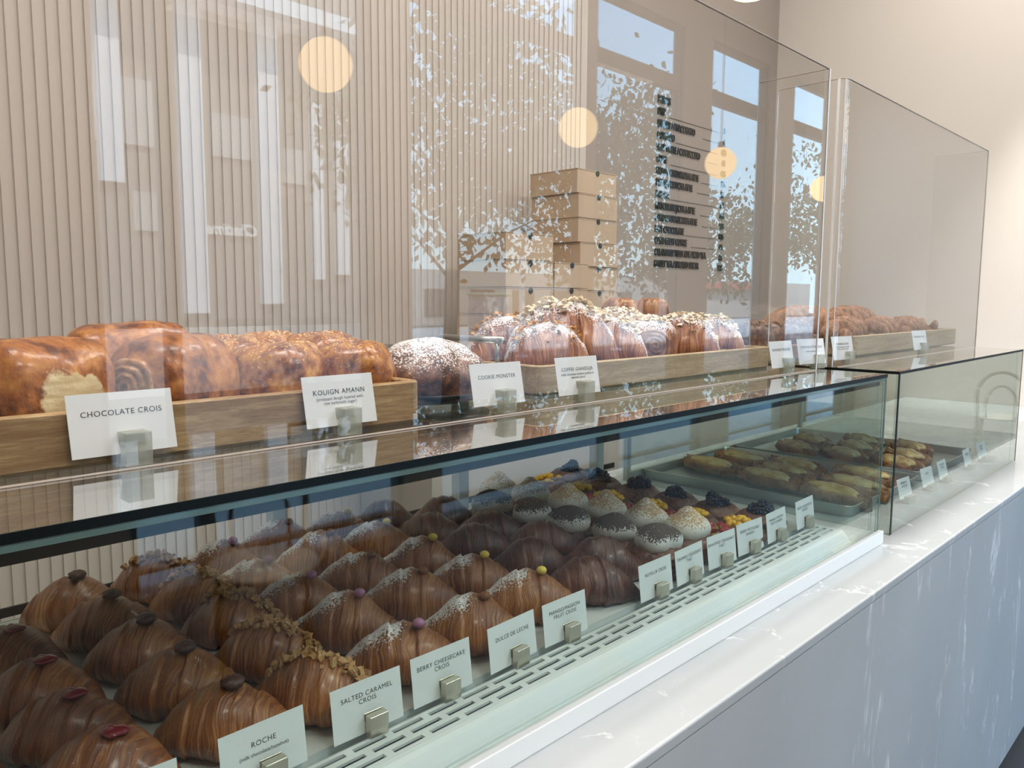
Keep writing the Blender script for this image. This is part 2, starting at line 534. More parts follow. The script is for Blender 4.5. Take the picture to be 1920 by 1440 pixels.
struct(fl.build('wall_panel', FLUTED), 'beige fluted panelling covering the left part of the back wall', 'wall panel')

# storefront with tall windows behind the customers (seen only as a reflection in the glass)
bays = [(-0.55, 1.10), (1.39, 3.20), (3.34, 4.66), (5.15, 6.35), (6.95, 8.05)]
sf = MB()
edges = [X0] + [e for b in bays for e in b] + [X1]
for i in range(0, len(edges), 2):
    sf.box(edges[i], edges[i+1], YF-0.14, YF, FLOOR_Z, CEIL_Z)
Z_SILL, Z_TR0, Z_TR1, Z_HEAD = FLOOR_Z+0.04, 2.50, 2.63, 3.08
for a, b in bays:
    sf.box(a, b, YF-0.14, YF, FLOOR_Z, Z_SILL)
    sf.box(a, b, YF-0.14, YF, Z_HEAD, CEIL_Z)
struct(sf.build('wall_front', wall_mat('grey_storefront', (0.24, 0.21, 0.185))), 'dark storefront wall with tall windows, mirrored in the glass guards', 'wall')
for i, (a, b) in enumerate(bays):
    fr = MB()
    for z0, z1 in ((Z_SILL+0.10, Z_SILL+0.125), (Z_TR0, Z_TR1), (Z_HEAD-0.04, Z_HEAD)):
        fr.box(a, b, YF-0.10, YF-0.03, z0, z1)
    if i == 0: fr.box(-0.20, -0.125, YF-0.10, YF-0.03, Z_SILL, Z_HEAD)
    fr.box(a, a+0.04, YF-0.10, YF-0.03, Z_SILL, Z_HEAD).box(b-0.04, b, YF-0.10, YF-0.03, Z_SILL, Z_HEAD)
    wn = struct(fr.build('window_%d' % (i+1), FRAME), 'storefront window with a transom bar, bay %d from the door side' % (i+1), 'window')
    MB().box(a+0.04, b-0.04, YF-0.029, YF-0.023, Z_SILL+0.001, Z_TR0).build('pane', WINGLASS, wn)
    MB().box(a+0.04, b-0.04, YF-0.068, YF-0.062, Z_TR1, Z_HEAD-0.04).build('pane', WINGLASS, wn)

for i, (lx, ly, le) in enumerate(CEILING_LIGHTS):  # also builds a panel for the added far-end light
    fr = MB().box(lx-0.62, lx+0.62, ly-0.295, ly+0.295, CEIL_Z-0.03, CEIL_Z-0.001).build('ceiling_light', TRIMW)
    tag(fr, 'flat rectangular ceiling light panel above the %s' % ('counter' if ly > 0 else 'customer side'), 'ceiling light', 'ceiling light panels above the ' + ('counter' if ly > 0 else 'customers'))

# ------------------------------------------------------------------ counter
HT = 0.40
ctr = empty('quartz_counter', (0, 0, 0))
tag(ctr, 'long pale grey quartz counter with white veins under the glass cases', 'counter')
MB().box(-2.9, WX-0.002, -0.113, 0.92, -0.02, 0.0).build('worktop', QUARTZ, ctr, bevel=0.004)
MB().box(-2.9, WX-0.002, -0.111, -0.091, -0.906, -0.0205).build('front_panel', QUARTZ, ctr)
MB().box(-2.9, WX-0.002, -0.09, 0.90, -0.826, -0.0205).build('cabinet_body', TRIMW, ctr)
MB().box(-2.9, WX-0.002, -0.06, 0.86, FLOOR_Z, -0.827).build('toe_kick', BLACK, ctr)

# ------------------------------------------------------------------ display case with the vent grille
CX0, CX1, CD = -2.45, 0.0, 0.80
case = empty('display_case', (CX0, 0, 0))
tag(case, 'long low glass display case with white vented base, holding rows of croissants', 'display case')
def cb(name, mat, bevel=0.0):
    pass
def K(mb, name, mat, bevel=0.0, smooth=False):
    o = mb.build(name, mat, case, (-CX0, 0, 0), (0, 0, 0), bevel, smooth)
    return o
K(MB().box(CX0, CX1, -0.012, 0.0, 0.0, 0.031), 'base_trim', TRIMW, 0.002)
K(MB().box(CX0, CX1-0.001, 0.0005, CD, 0.001, 0.026), 'base_plate', WHITE)
K(MB().prism([(0.0115, 0.026), (0.0115, 0.030), (0.026, 0.049), (0.031, 0.053), (0.037, 0.054), (0.040, 0.053), (0.040, 0.026)], CX0, CX1-0.14), 'front_ledge', WHITE, 0, False)
vg = MB()
xe = CX1-0.14
rows = [(0.040, 0.0450), (0.0525, 0.0610), (0.0685, 0.0770), (0.0845, 0.0900)]
for y0, y1 in rows: vg.box(CX0, xe, y0, y1, 0.0495, 0.053)
gaps = [(0.0450, 0.0525), (0.0610, 0.0685), (0.0770, 0.0845)]
for gi, (y0, y1) in enumerate(gaps):
    x = xe - 0.012 - gi*0.016
    vg.box(xe-0.012, xe, y0, y1, 0.0495, 0.053)
    while x > CX0:
        x -= 0.056
        vg.box(x-0.011, x, y0, y1, 0.0495, 0.053)
K(vg, 'vent_grille', WHITE)
K(MB().box(CX0, xe, 0.041, 0.112, 0.0265, 0.030), 'vent_trough', SLOT)
K(MB().box(CX0, xe, 0.0895, 0.112, 0.030, 0.040), 'card_channel', plain('grey_enamel', (0.42, 0.47, 0.46), 0.4))
K(MB().box(CX0, CX1-0.14, 0.1125, CD-0.05, 0.026, 0.050), 'pastry_shelf', WHITE)
K(MB().box(CX0, CX1-0.009, 0.001, 0.009, 0.031, HT-0.0085), 'front_glass', CASEGLASS)
K(MB().box(CX1-0.008, CX1, 0.001, CD-0.06, 0.027, HT-0.0085), 'side_glass', CASEGLASS)
K(MB().box(CX1-0.0085, CX1-0.0005, 0.0, 0.0009, 0.031, HT-0.0085).box(CX1-0.022, CX1-0.019, 0.0006, 0.0009, 0.031, HT-0.02), 'side_glass_edge', EDGE_GREEN)
K(MB().box(CX0, CX1, 0.0, CD, HT-0.004, HT), 'top_panel', DECK)
K(MB().box(CX0, CX1, -0.0012, 0.0, HT-0.0085, HT), 'top_front_edge', EDGE_DARK, 0.0004)
K(MB().box(CX0, CX1-0.012, 0.0, 0.0009, HT-0.0150, HT-0.0086), 'glass_top_edge', EDGE_GREEN, 0.0003)
K(MB().box(CX0, CX1-0.016, 0.0095, 0.014, HT-0.027, HT-0.0155), 'front_rail', EDGE_DARK)
K(MB().box(CX0, CX1, CD-0.06, CD-0.02, HT-0.040, HT-0.0085), 'back_rail', plain('painted_rail', (0.55, 0.60, 0.61), 0.35))
for px in (-2.2, -1.64, -1.13, -0.64, -0.105):
    K(MB().box(px-0.016, px+0.016, CD-0.055, CD-0.025, 0.0265, HT-0.041), 'back_post', plain('painted_rail', (0.55, 0.60, 0.61), 0.35), 0.002)
bl = MB()
for i in range(5): bl.box(CX0, CX1-0.14, CD-0.075+i*0.009, CD-0.069+i*0.009, 0.05, 0.058)
K(bl, 'back_track', plain('ribbed_track', (0.72, 0.74, 0.70), 0.45))
K(MB().box(CX0, CX1, CD-0.027, CD-0.022, 0.06, 0.075), 'back_seal', BLACK)

# second case, straight on the counter
DX0, DX1 = 0.0775, 1.339
case2 = empty('display_case', (DX0, 0, 0))
tag(case2, 'plain glass display case with black edges holding trays of flat danishes', 'display case')
def K2(mb, name, mat, bevel=0.0): return mb.build(name, mat, case2, (-DX0, 0, 0), (0, 0, 0), bevel)
K2(MB().box(DX0+0.009, DX1-0.009, 0.001, 0.009, 0.0008, HT-0.007), 'front_glass', glass('clear_case_glass', (0.90, 0.925, 0.90), 0.045))
K2(MB().box(DX0, DX0+0.008, 0.001, CD-0.02, 0.0008, HT-0.007), 'side_glass', MATS['clear_case_glass'])
K2(MB().box(DX1-0.008, DX1, 0.001, CD-0.02, 0.0008, HT-0.007), 'side_glass', MATS['clear_case_glass'])
K2(MB().box(DX0, DX0+0.0095, -0.0006, 0.0008, 0.0008, HT-0.007), 'corner_edge', EDGE_DARK)
K2(MB().box(DX1-0.003, DX1, -0.0006, 0.0008, 0.0008, HT-0.007), 'corner_edge', EDGE_DARK)
K2(MB().box(DX0, DX1, 0.0, CD, HT-0.003, HT), 'top_panel', DECK)
K2(MB().box(DX0, DX1, -0.0010, 0.0, HT-0.0068, HT), 'top_front_edge', EDGE_DARK).data
K2(MB().box(DX0-0.001, DX0, 0.0, CD, HT-0.0068, HT), 'top_side_edge', EDGE_DARK)
K2(MB().box(DX0, DX1, CD-0.018, CD-0.004, 0.0008, 0.03).box(DX0, DX0+0.02, CD-0.018, CD-0.004, 0.03, HT-0.007).box(DX1-0.02, DX1, CD-0.018, CD-0.004, 0.03, HT-0.007), 'back_frame', MATS['painted_rail'])

# ------------------------------------------------------------------ acrylic guards on the cases
GZ = HT + 0.70
GT = 0.005
gd = empty('sneeze_guard', (-0.034, 0.1518, HT))
tag(gd, 'tall clear acrylic guard on the long case, square corner at its right end', 'sneeze guard')
def G1(mb, name, mat): return mb.build(name, mat, gd, (0.034, -0.1518, -HT))
G1(MB().box(-2.45, -0.034, 0.1518, 0.1518+GT, HT+0.0008, GZ), 'front_panel', GUARD)
G1(MB().box(-0.034-GT, -0.034, 0.1518+GT+0.0004, 0.3263, HT+0.0008, GZ), 'end_panel', GUARD)
G1(MB().box(-2.45, -0.0345, 0.1505, 0.1517, HT+0.0006, HT+0.0022), 'bottom_edge', plain('pinkish_bottom_edge', (0.80, 0.70, 0.62), 0.3))  # pale pinkish strip along the foot of the pane
G1(MB().box(-2.45, -0.034, 0.1518, 0.1518+GT, GZ, GZ+0.0006).box(-0.034-GT, -0.034, 0.1568, 0.3263, GZ, GZ+0.0006), 'top_edge', EDGE_THIN)
G1(MB().box(-0.0338, -0.0330, 0.1512, 0.1560, HT+0.001, GZ).box(-0.034-GT, -0.0345, 0.1510, 0.1516, HT+0.001, GZ), 'corner_edge', EDGE_LIGHT)
G1(MB().box(-0.034-GT, -0.034, 0.3263, 0.3268, HT+0.001, GZ), 'end_edge', EDGE_LIGHT)

gd2 = empty('sneeze_guard', (0.06, 0.1505, HT))
tag(gd2, 'clear acrylic guard on the far case, with a rounded front corner', 'sneeze guard')
path = [(0.06, 0.3245)]
rr_ = 0.022
for k in range(9):
    a = math.pi + (math.pi/2)*k/8
    path.append((0.06+rr_+rr_*math.cos(a), 0.1505+rr_+rr_*math.sin(a)))
path += [(1.3428, 0.1505), (1.3428, 0.3245)]
def ribbon(path, t, z0, z1):
    v, f = [], []
    P = [Vector((x, y, 0)) for x, y in path]
    nrm = []
    for i, p in enumerate(P):
        d0 = (P[i]-P[i-1]).normalized() if i else (P[1]-P[0]).normalized()
        d1 = (P[i+1]-P[i]).normalized() if i < len(P)-1 else d0
        n0, n1 = Vector((-d0.y, d0.x, 0)), Vector((-d1.y, d1.x, 0))
        m = (n0+n1).normalized()
        nrm.append(m/max(0.3, m.dot(n0)))
    for p, m in zip(P, nrm):
        q = p + m*t
        v += [(p.x, p.y, z0), (p.x, p.y, z1), (q.x, q.y, z1), (q.x, q.y, z0)]
    for i in range(len(P)-1):
        a, b = i*4, i*4+4
        for k in range(4):
            k2 = (k+1) % 4
            f.append((a+k, b+k, b+k2, a+k2))
    f.append((0, 1, 2, 3)); e = 4*(len(P)-1); f.append((e+3, e+2, e+1, e))
    return v, f
v, f = ribbon(path, GT, HT+0.0008, GZ)
link('bent_panel', new_mesh('bent_panel', v, f, False), GUARD, gd2, (-0.06, -0.1505, -HT))
v, f = ribbon(path, GT, GZ, GZ+0.0006)
link('top_edge', new_mesh('top_edge', v, f, False), EDGE_THIN, gd2, (-0.06, -0.1505, -HT))
def G2(mb, name, mat): return mb.build(name, mat, gd2, (-0.06, -0.1505, -HT))
G2(MB().box(0.085, 1.342, 0.1492, 0.1504, HT+0.0006, HT+0.0018), 'bottom_edge', MATS['pinkish_bottom_edge'])
G2(MB().box(0.0585, 0.0596, 0.166, 0.172, HT+0.001, GZ).box(0.0655, 0.0690, 0.1552, 0.1556, HT+0.001, GZ), 'corner_edge', EDGE_LIGHT)
G2(MB().box(0.06, 0.06+GT, 0.3246, 0.3251, HT+0.001, GZ), 'end_edge', EDGE_LIGHT)
G2(MB().box(1.3430, 1.3434, 0.1505, 0.155, HT+0.001, GZ), 'end_edge', EDGE_THIN)

# ------------------------------------------------------------------ wooden trays on top
def tray(x0, x1, y0, y1, z1, mat, label, handles=False):
    h = z1 - HT
    t = empty('wooden_tray', ((x0+x1)/2, (y0+y1)/2, HT))
    tag(t, label, 'tray')
    hx, hy, th = (x1-x0)/2, (y1-y0)/2, 0.013
    v, f = [], []
    # rounded rectangular ring
    def ring(hx, hy, r, z):
        out = []
        for cx, cy, a0 in ((hx-r, hy-r, 0), (-hx+r, hy-r, 90), (-hx+r, -hy+r, 180), (hx-r, -hy+r, 270)):
            for k in range(6):
                a = R(a0+18*k)
                out.append((cx+r*math.cos(a), cy+r*math.sin(a), z))
        return out
    rings = [ring(hx-0.004, hy-0.004, 0.014, 0.0006), ring(hx, hy, 0.016, 0.005), ring(hx, hy, 0.016, h-0.002), ring(hx-0.002, hy-0.002, 0.015, h),
             ring(hx-th+0.002, hy-th+0.002, 0.008, h), ring(hx-th, hy-th, 0.007, h-0.002), ring(hx-th, hy-th, 0.007, 0.012)]
    nn = 24
    for rg in rings: v += rg
    for k in range(len(rings)-1):
        for i in range(nn):
            j = (i+1) % nn
            f.append((k*nn+i, k*nn+j, (k+1)*nn+j, (k+1)*nn+i))
    f.append(tuple(reversed(range(nn)))); f.append(tuple((len(rings)-1)*nn+i for i in range(nn)))
    link('tray_body', new_mesh('tray_body', v, f, False), mat, t)
    if handles:
        for s in (-1, 1):
            hb = MB().tube([(s*(hx-0.006), -0.085, h+0.040), (s*(hx-0.006), 0.085, h+0.040)], 0.0062, 12).build('handle', STEEL, t, smooth=True)
            for yy in (-0.07, 0.07):
                MB().tube([(s*(hx-0.006), yy, h-0.001), (s*(hx-0.006), yy, h+0.036)], 0.0045, 10).build('handle_post', STEEL, hb, smooth=True)
    return t
tray(-2.30, -1.222, 0.190, 0.55, 0.457, OAK, 'long brown wooden tray holding glazed rolls at the left end')
tray(-0.905, -0.050, 0.262, 0.62, 0.453, OAK_PALE, 'pale wooden tray with steel bar handles under the almond croissants', True)
tray(0.080, 0.440, 0.335, 0.56, 0.443, OAK, 'small wooden tray with the crumbly dark pastries near the guard corner')
tray(0.500, 1.520, 0.262, 0.62, 0.462, OAK_PALE, 'pale wooden tray of twisted loaves inside the far guard')

# ------------------------------------------------------------------ pastry builders
def croissant_mesh(name, L=0.15, Rr=0.047, H=0.085, segs=3.4, seed=1, peak=1.35, nx=84, na=36, skew=0.05, dust_to=0.1, bend=0.0, step=0.09, pw=0.8):
    rng = random.Random(seed)
    jit = [1 + rng.uniform(-0.05, 0.05) for _ in range(16)]
    v, f, top, dust = [], [], [], []
    off = Vector((seed*3.1, seed*1.7, seed*0.9))
    for i in range(nx+1):
        t = -1 + 2*i/nx
        prof = max(0.0, 1-abs(t)**peak)**pw
        prof = 0.16 + 0.84*prof if abs(t) < 0.995 else 0.10
        for k in range(na):
            a = 2*math.pi*k/na
            u = abs(t)*segs + skew*segs*math.cos(a)*(1 if t > 0 else -1) + 0.35
            fr = u - math.floor(u)
            s = jit[int(u) % 16] * (1 + step*(0.5-fr))
            if fr < 0.07: s *= 1 - step*(1-fr/0.07)*0.6
            hh = H*prof
            zc = 0.40*hh
            sa, ca = math.sin(a), math.cos(a)
            y = Rr*prof*ca*s*(1-0.22*max(0, sa)**1.5)
            z = zc + ((hh-zc) if sa > 0 else zc*1.15)*sa*s
            x = L/2*t
            nz = noise.noise(Vector((x*32, y*32, z*32))+off)*0.0035
            y += ca*nz; z += sa*nz
            y += bend*(t*t)
            z = max(0.0, z)
            v.append((x, y, z))
            tp = max(0.0, sa)
            top.append(tp**2*prof)
            dd = max(0.0, min(1.0, (sa-0.55)/0.42)) * max(0.0, min(1.0, (dust_to-t)/0.18)) * (1 if t > -0.93 else 0.3)
            dust.append(dd)
    for i in range(nx):
        for k in range(na):
            k2 = (k+1) % na
            f.append((i*na+k, (i+1)*na+k, (i+1)*na+k2, i*na+k2))
    for e in (0, nx):
        c = len(v)
        ring = [v[e*na+k] for k in range(na)]
        v.append(tuple(sum(q[j] for q in ring)/na for j in range(3)))
        top.append(0); dust.append(0)
        for k in range(na):
            k2 = (k+1) % na
            f.append((c, e*na+k, e*na+k2) if e == 0 else (c, e*na+k2, e*na+k))
    return new_mesh(name, v, f, True, {'top': top, 'dust': dust, 'pale': [0.0]*len(v)})

CR = [croissant_mesh('croissant', seed=s, segs=3.3+0.2*s, L=0.186, H=0.077+0.003*s, Rr=0.049, peak=1.55, pw=0.85, step=0.07) for s in (1, 2, 3)]
CRL = [croissant_mesh('long_croissant', seed=s+5, L=0.172, Rr=0.051, H=0.078, peak=1.75, segs=3.9, pw=0.78, step=0.07) for s in (1, 2, 3)]

def dome_z(me, x, y, r=0.012):
    b = 0.0
    for vv in me.vertices:
        if (vv.co.x-x)**2 + (vv.co.y-y)**2 < r*r: b = max(b, vv.co.z)
    return b

DOT = blob_mesh('dot', 0.0085, 0.0080, 0.0068, 16, 10)
JAMDOT = blob_mesh('jam', 0.014, 0.012, 0.0045, 18, 10, lambda t, p: 1+0.08*math.sin(3*t)+0.06*math.cos(5*t))
ROSE = blob_mesh('rosette', 0.013, 0.013, 0.008, 24, 12, lambda t, p: (1+0.10*math.cos(6*t+4*p))*(0.75+0.25*math.sin(p)))
def crumb_mesh(n, lx, ly, seed, size=(0.002, 0.0055)):
    rng = random.Random(seed)
    v, f = [], []
    for _ in range(n):
        cx, cy = rng.uniform(-lx, lx), rng.gauss(0, ly*0.5)
        s = rng.uniform(*size)
        e = Euler((rng.uniform(0, 6), rng.uniform(0, 6), rng.uniform(0, 6))).to_matrix()
        b = len(v)
        for p in ((-1, -1, -.6), (1, -.8, -.5), (.9, 1, -.6), (-1, .8, -.5), (-.7, -.9, .5), (.8, -.7, .6), (.7, .8, .4), (-.8, .9, .6)):
            q = e @ (Vector(p)*s*rng.uniform(0.7, 1.1))
            v.append((cx+q.x, cy+q.y, rng.uniform(0, 0.002)+q.z))
        f += [tuple(b+i for i in q) for q in ((3, 2, 1, 0), (4, 5, 6, 7), (0, 1, 5, 4), (1, 2, 6, 5), (2, 3, 7, 6), (3, 0, 4, 7))]
    return v, f
def drape(me_src, v):
    """Set loose pieces down on the pastry below them."""
    pts = [tuple(q.co) for q in me_src.vertices]
    out = []
    for i in range(0, len(v), 8):
        cx = sum(q[0] for q in v[i:i+8])/8; cy = sum(q[1] for q in v[i:i+8])/8
        zz = max([p[2] for p in pts if abs(p[0]-cx) < 0.006 and abs(p[1]-cy) < 0.006] or [0.03])
        out += [(q[0], q[1], q[2]+zz) for q in v[i:i+8]]
    return out
ORD = ['nearest the glass', 'second from the glass', 'third from the glass', 'fourth from the glass', 'fifth from the glass', 'sixth from the glass']
FLOOR_P = 0.0505

def croissant(meshes, mat, x, y, z, yaw, label, group, i):
    me = meshes[i % len(meshes)]
    key = me.name + '|' + mat.name
    if key not in MATS:
        m2 = me.copy(); m2.materials.clear(); m2.materials.append(mat); MATS[key] = m2
    o = link('croissant', MATS[key], None, None, (x, y, z), (0, 0, R(yaw)))
    return tag(o, label, 'croissant', group), me

def row(col, pts, ztop, fn):
    for i, (x, y) in enumerate(pts): fn(i, x, y)

# red jam dots (leftmost row, runs towards the glass)
for i, (x, y) in enumerate([(-1.642, 0.185), (-1.645, 0.300), (-1.645, 0.410), (-1.645, 0.540)]):
    o, me = croissant(CRL, C_JAM, x, y, FLOOR_P, -52+rnd.uniform(-4, 4), 'brown croissant with a red jam dot, %s in the leftmost row' % ORD[i], 'red jam croissants', i)
    link('jam_dot', JAMDOT, REDJAM, o, (0.012, -0.004, dome_z(me, 0.012, -0.004)-0.003))
# one more croissant half out of the frame, no dot to be seen
o, me = croissant(CRL, C_GOLD, -1.775, 0.285, FLOOR_P, -50, 'croissant cut off by the left edge beside the red jam ones', None, 1)
# chocolate rosettes
for i, (x, y) in enumerate([(-1.512, 0.192), (-1.512, 0.318), (-1.512, 0.440), (-1.512, 0.570), (-1.522, 0.690)]):
    o, me = croissant(CRL, C_GOLD, x, y, FLOOR_P, -48+rnd.uniform(-4, 4), 'croissant topped with a dark chocolate rosette, %s in its row' % ORD[i], 'chocolate rosette croissants', i+1)
    link('chocolate_rosette', ROSE, CHOCO, o, (0.010, -0.004, dome_z(me, 0.010, -0.004)-0.004))
# hazelnut crumble
for i, (x, y) in enumerate([(-1.402, 0.186), (-1.388, 0.320), (-1.372, 0.455), (-1.372, 0.580), (-1.385, 0.710)]):
    o, me = croissant(CRL, C_GOLD, x, y, FLOOR_P, -52+rnd.uniform(-4, 4), 'croissant with crumbled hazelnut along its ridge, %s in its row' % ORD[i], 'hazelnut crumble croissants', i)
    v, f = crumb_mesh(90, 0.066, 0.017, 30+i)
    v = [(a+0.012, b, c) for a, b, c in v]
    v = drape(me, v)
    tag(link('hazelnut_crumble', new_mesh('hazelnut_crumble', v, f, False), CRUMB, o), kind='stuff')
# mauve dots
for i, (x, y) in enumerate([(-1.264, 0.184), (-1.262, 0.322), (-1.272, 0.440), (-1.278, 0.565), (-1.278, 0.690)]):
    o, me = croissant(CR, C_DUST, x, y, FLOOR_P, -43+rnd.uniform(-4, 4), 'sugar dusted croissant with a mauve cream dot, %s in its row' % ORD[i], 'mauve dot croissants', i)
    link('cream_dot', variant(DOT, MAUVE), MAUVE, o, (0.022, -0.008, dome_z(me, 0.022, -0.008)-0.0035))
# caramel drops
for i, (x, y) in enumerate([(-1.137, 0.184), (-1.130, 0.334), (-1.132, 0.470), (-1.122, 0.615), (-1.138, 0.735)]):
    o, me = croissant(CR, C_DUST, x, y, FLOOR_P, -43+rnd.uniform(-4, 4), 'sugar dusted croissant with a brown caramel drop, %s in its row' % ORD[i], 'caramel drop croissants', i+1)
    link('caramel_drop', variant(DOT, CARAM), CARAM, o, (0.020, -0.006, dome_z(me, 0.020, -0.006)-0.006))
# yellow curd dots
for i, (x, y) in enumerate([(-1.000, 0.198), (-1.002, 0.328), (-1.010, 0.455), (-1.010, 0.595), (-1.012, 0.725)]):
    o, me = croissant(CR, C_DUST, x, y, FLOOR_P, -43+rnd.uniform(-4, 4), 'sugar dusted croissant with a yellow curd dot, %s in its row' % ORD[i], 'yellow curd croissants', i+2)
    link('curd_dot', variant(DOT, LEMON), LEMON, o, (0.022, -0.007, dome_z(me, 0.022, -0.007)-0.0035))
# dark cocoa croissants, two rows
for i, (x, y) in enumerate([(-0.868, 0.178), (-0.872, 0.310), (-0.880, 0.450), (-0.884, 0.585), (-0.900, 0.715)]):
    croissant(CR, C_CHOC, x, y, FLOOR_P, -42+rnd.uniform(-5, 5), 'plain dark cocoa croissant beside the yellow dotted row, %s' % ORD[i], 'dark cocoa croissants', i)
for i, (x, y) in enumerate([(-0.775, 0.225), (-0.778, 0.370), (-0.782, 0.510), (-0.790, 0.650)]):
    croissant(CR, C_CHOC, x, y, FLOOR_P, -40+rnd.uniform(-5, 5), 'plain dark cocoa croissant beside the cream topped tarts, %s' % ORD[i], 'dark cocoa croissants', i+1)

# cream topped tarts
TARTB = blob_mesh('tart_base', 0.060, 0.060, 0.040, 40, 12, lambda t, p: 1+0.05*math.sin(11*t+5*p), base=0.55)
def cream_mesh(name, seed, heart=0.0, peak=0.25):
    rng = random.Random(seed)
    v, f, top, dust = [], [], [], []
    nu, nv = 40, 22
    for j in range(nv+1):
        ph = math.pi*j/nv
        for i in range(nu):
            th = 2*math.pi*i/nu
            k = 1 + 0.05*math.sin(3*th+seed) + 0.04*noise.noise(Vector((math.cos(th)*1.5, math.sin(th)*1.5, ph+seed*2)))
            k *= 1 - heart*max(0, math.cos(th+1.9))**6
            s = math.sin(ph)
            x, y = 0.046*s*math.cos(th)*k, 0.046*s*math.sin(th)*k
            c = math.cos(ph)
            z = 0.030*c*(1 if c < 0 else 1.0) + 0.018
            if c > 0.8: z += peak*0.05*((c-0.8)/0.2)**2
            v.append((x, y, max(0, z))); top.append(0.0)
            dust.append(max(0.0, min(1.0, (c+0.05)/0.75)))
    for j in range(nv):
        for i in range(nu):
            i2 = (i+1) % nu
            f.append((j*nu+i, (j+1)*nu+i, (j+1)*nu+i2, j*nu+i2))
    return new_mesh(name, v, f, True, {'top': top, 'dust': dust, 'pale': [0.0]*len(v)})
CREAM_A = [cream_mesh('cream', 3+i, 0.25, 0.05) for i in range(2)]
CREAM_B = [cream_mesh('meringue', 9+i, 0.0, 0.30) for i in range(2)]
for me in CREAM_A: me.materials.append(CREAM_COCOA)
for me in CREAM_B: me.materials.append(CREAM_TOAST)
TARTB.materials.append(C_DANISH)
for i, (x, y) in enumerate([(-0.672, 0.160), (-0.672, 0.262), (-0.692, 0.365), (-0.700, 0.470), (-0.712, 0.575)]):
    o = tag(link('cream_tart', TARTB, None, None, (x+0.012, y+0.015, FLOOR_P), (0, 0, R(30*i))), 'tart with white cream dusted in dark cocoa, %s in its row' % ORD[i], 'tart', 'cocoa dusted tarts')
    link('cream_top', CREAM_A[i % 2], None, o, (0, 0, 0.044), (0, 0, R(50*i)))
for i, (x, y) in enumerate([(-0.556, 0.168), (-0.558, 0.268), (-0.562, 0.370), (-0.572, 0.470), (-0.590, 0.570), (-0.598, 0.665)]):
    o = tag(link('cream_tart', TARTB, None, None, (x+0.012, y+0.015, FLOOR_P), (0, 0, R(17*i))), 'tart with a peaked toasted white meringue, %s in its row' % ORD[i], 'tart', 'toasted meringue tarts')
    link('meringue_top', CREAM_B[i % 2], None, o, (0, 0, 0.042), (0, 0, R(70*i)))

# fruit danishes: twisted laminated rings
def danish_mesh(seed):
    v, f, top = [], [], []
    nu, nv = 72, 16
    for i in range(nu):
        th = 2*math.pi*i/nu
        for j in range(nv):
            a = 2*math.pi*j/nv + 2.5*th
            r = 0.0200*(1+0.10*math.cos(4*a))
            q = 0.035 + r*math.cos(a)*1.15
            z = 0.021 + r*math.sin(a)
            v.append((q*math.cos(th), q*math.sin(th), max(0, z))); top.append(max(0, math.sin(a))*0.4)
    # 2.5 twists do not close on a 16-gon; offset the last strip by 8
    for i in range(nu):
        i2 = (i+1) % nu
        sh = 0 if i < nu-1 else nv//2
        for j in range(nv):
            j2 = (j+1) % nv
            f.append((i*nv+j, i2*nv+(j+sh) % nv, i2*nv+(j2+sh) % nv, i*nv+j2))
    me = new_mesh('danish', v, f, True, {'top': top, 'dust': [0.0]*len(v), 'pale': [0.0]*len(v)})
    me.materials.append(C_DANISH)
    return me
DAN = danish_mesh(1)
FILL = blob_mesh('filling', 0.024, 0.024, 0.012, 20, 10)
FILL.materials.append(CUSTARD)
def cubes_mesh(seed):
    rng = random.Random(seed)
    v, f = [], []
    for _ in range(26):
        a, r = rng.uniform(0, 6.28), 0.025*math.sqrt(rng.random())
        s = rng.uniform(0.0050, 0.0075)
        cz = 0.010*(1-(r/0.027)**2)+rng.uniform(0, 0.003)
        bv, bf, _t, _d = blob(s, s*rng.uniform(.8, 1.1), s*.85, 9, 6, lambda t, p: 1+0.12*math.sin(4*t))
        b = len(v)
        v += [(q[0]+r*math.cos(a)*1.2, q[1]+r*math.sin(a), q[2]+cz-0.004) for q in bv]
        f += [tuple(b+k for k in q) for q in bf]
    return new_mesh('mango_cubes', v, f, True)
MC = [cubes_mesh(s) for s in (1, 2)]
def berry_mesh():
    v, f = [], []
    pts = []
    for k in range(34):
        z = 1-2*(k+0.5)/34
        r = math.sqrt(1-z*z); a = k*2.39996
        pts.append(Vector((r*math.cos(a)*0.0095, r*math.sin(a)*0.0095, z*0.011+0.011)))
    for p in pts:
        bv, bf, _t, _d = blob(0.0036, 0.0036, 0.0036, 8, 6)
        b = len(v)
        v += [(q[0]+p.x, q[1]+p.y, q[2]+p.z-0.0036) for q in bv]
        f += [tuple(b+k for k in q) for q in bf]
    return new_mesh('blackberry', v, f, True)
BB = berry_mesh()
def straw_mesh(seed):
    rng = random.Random(seed)
    v, f = [], []
    for _ in range(9):
        a, r = rng.uniform(0, 6.28), 0.026*math.sqrt(rng.random())
        bv, bf, _t, _d = blob(0.010, 0.006, 0.006, 9, 6)
        e = Euler((rng.uniform(-.5, .5), rng.uniform(-.5, .5), rng.uniform(0, 6))).to_matrix()
        b = len(v)
        for q in bv:
            w_ = e @ Vector(q)
            v.append((w_.x+r*math.cos(a), w_.y+r*math.sin(a), w_.z+0.004))
        f += [tuple(b+k for k in q) for q in bf]
    return new_mesh('strawberry', v, f, True)
SB = [straw_mesh(s) for s in (1, 2)]
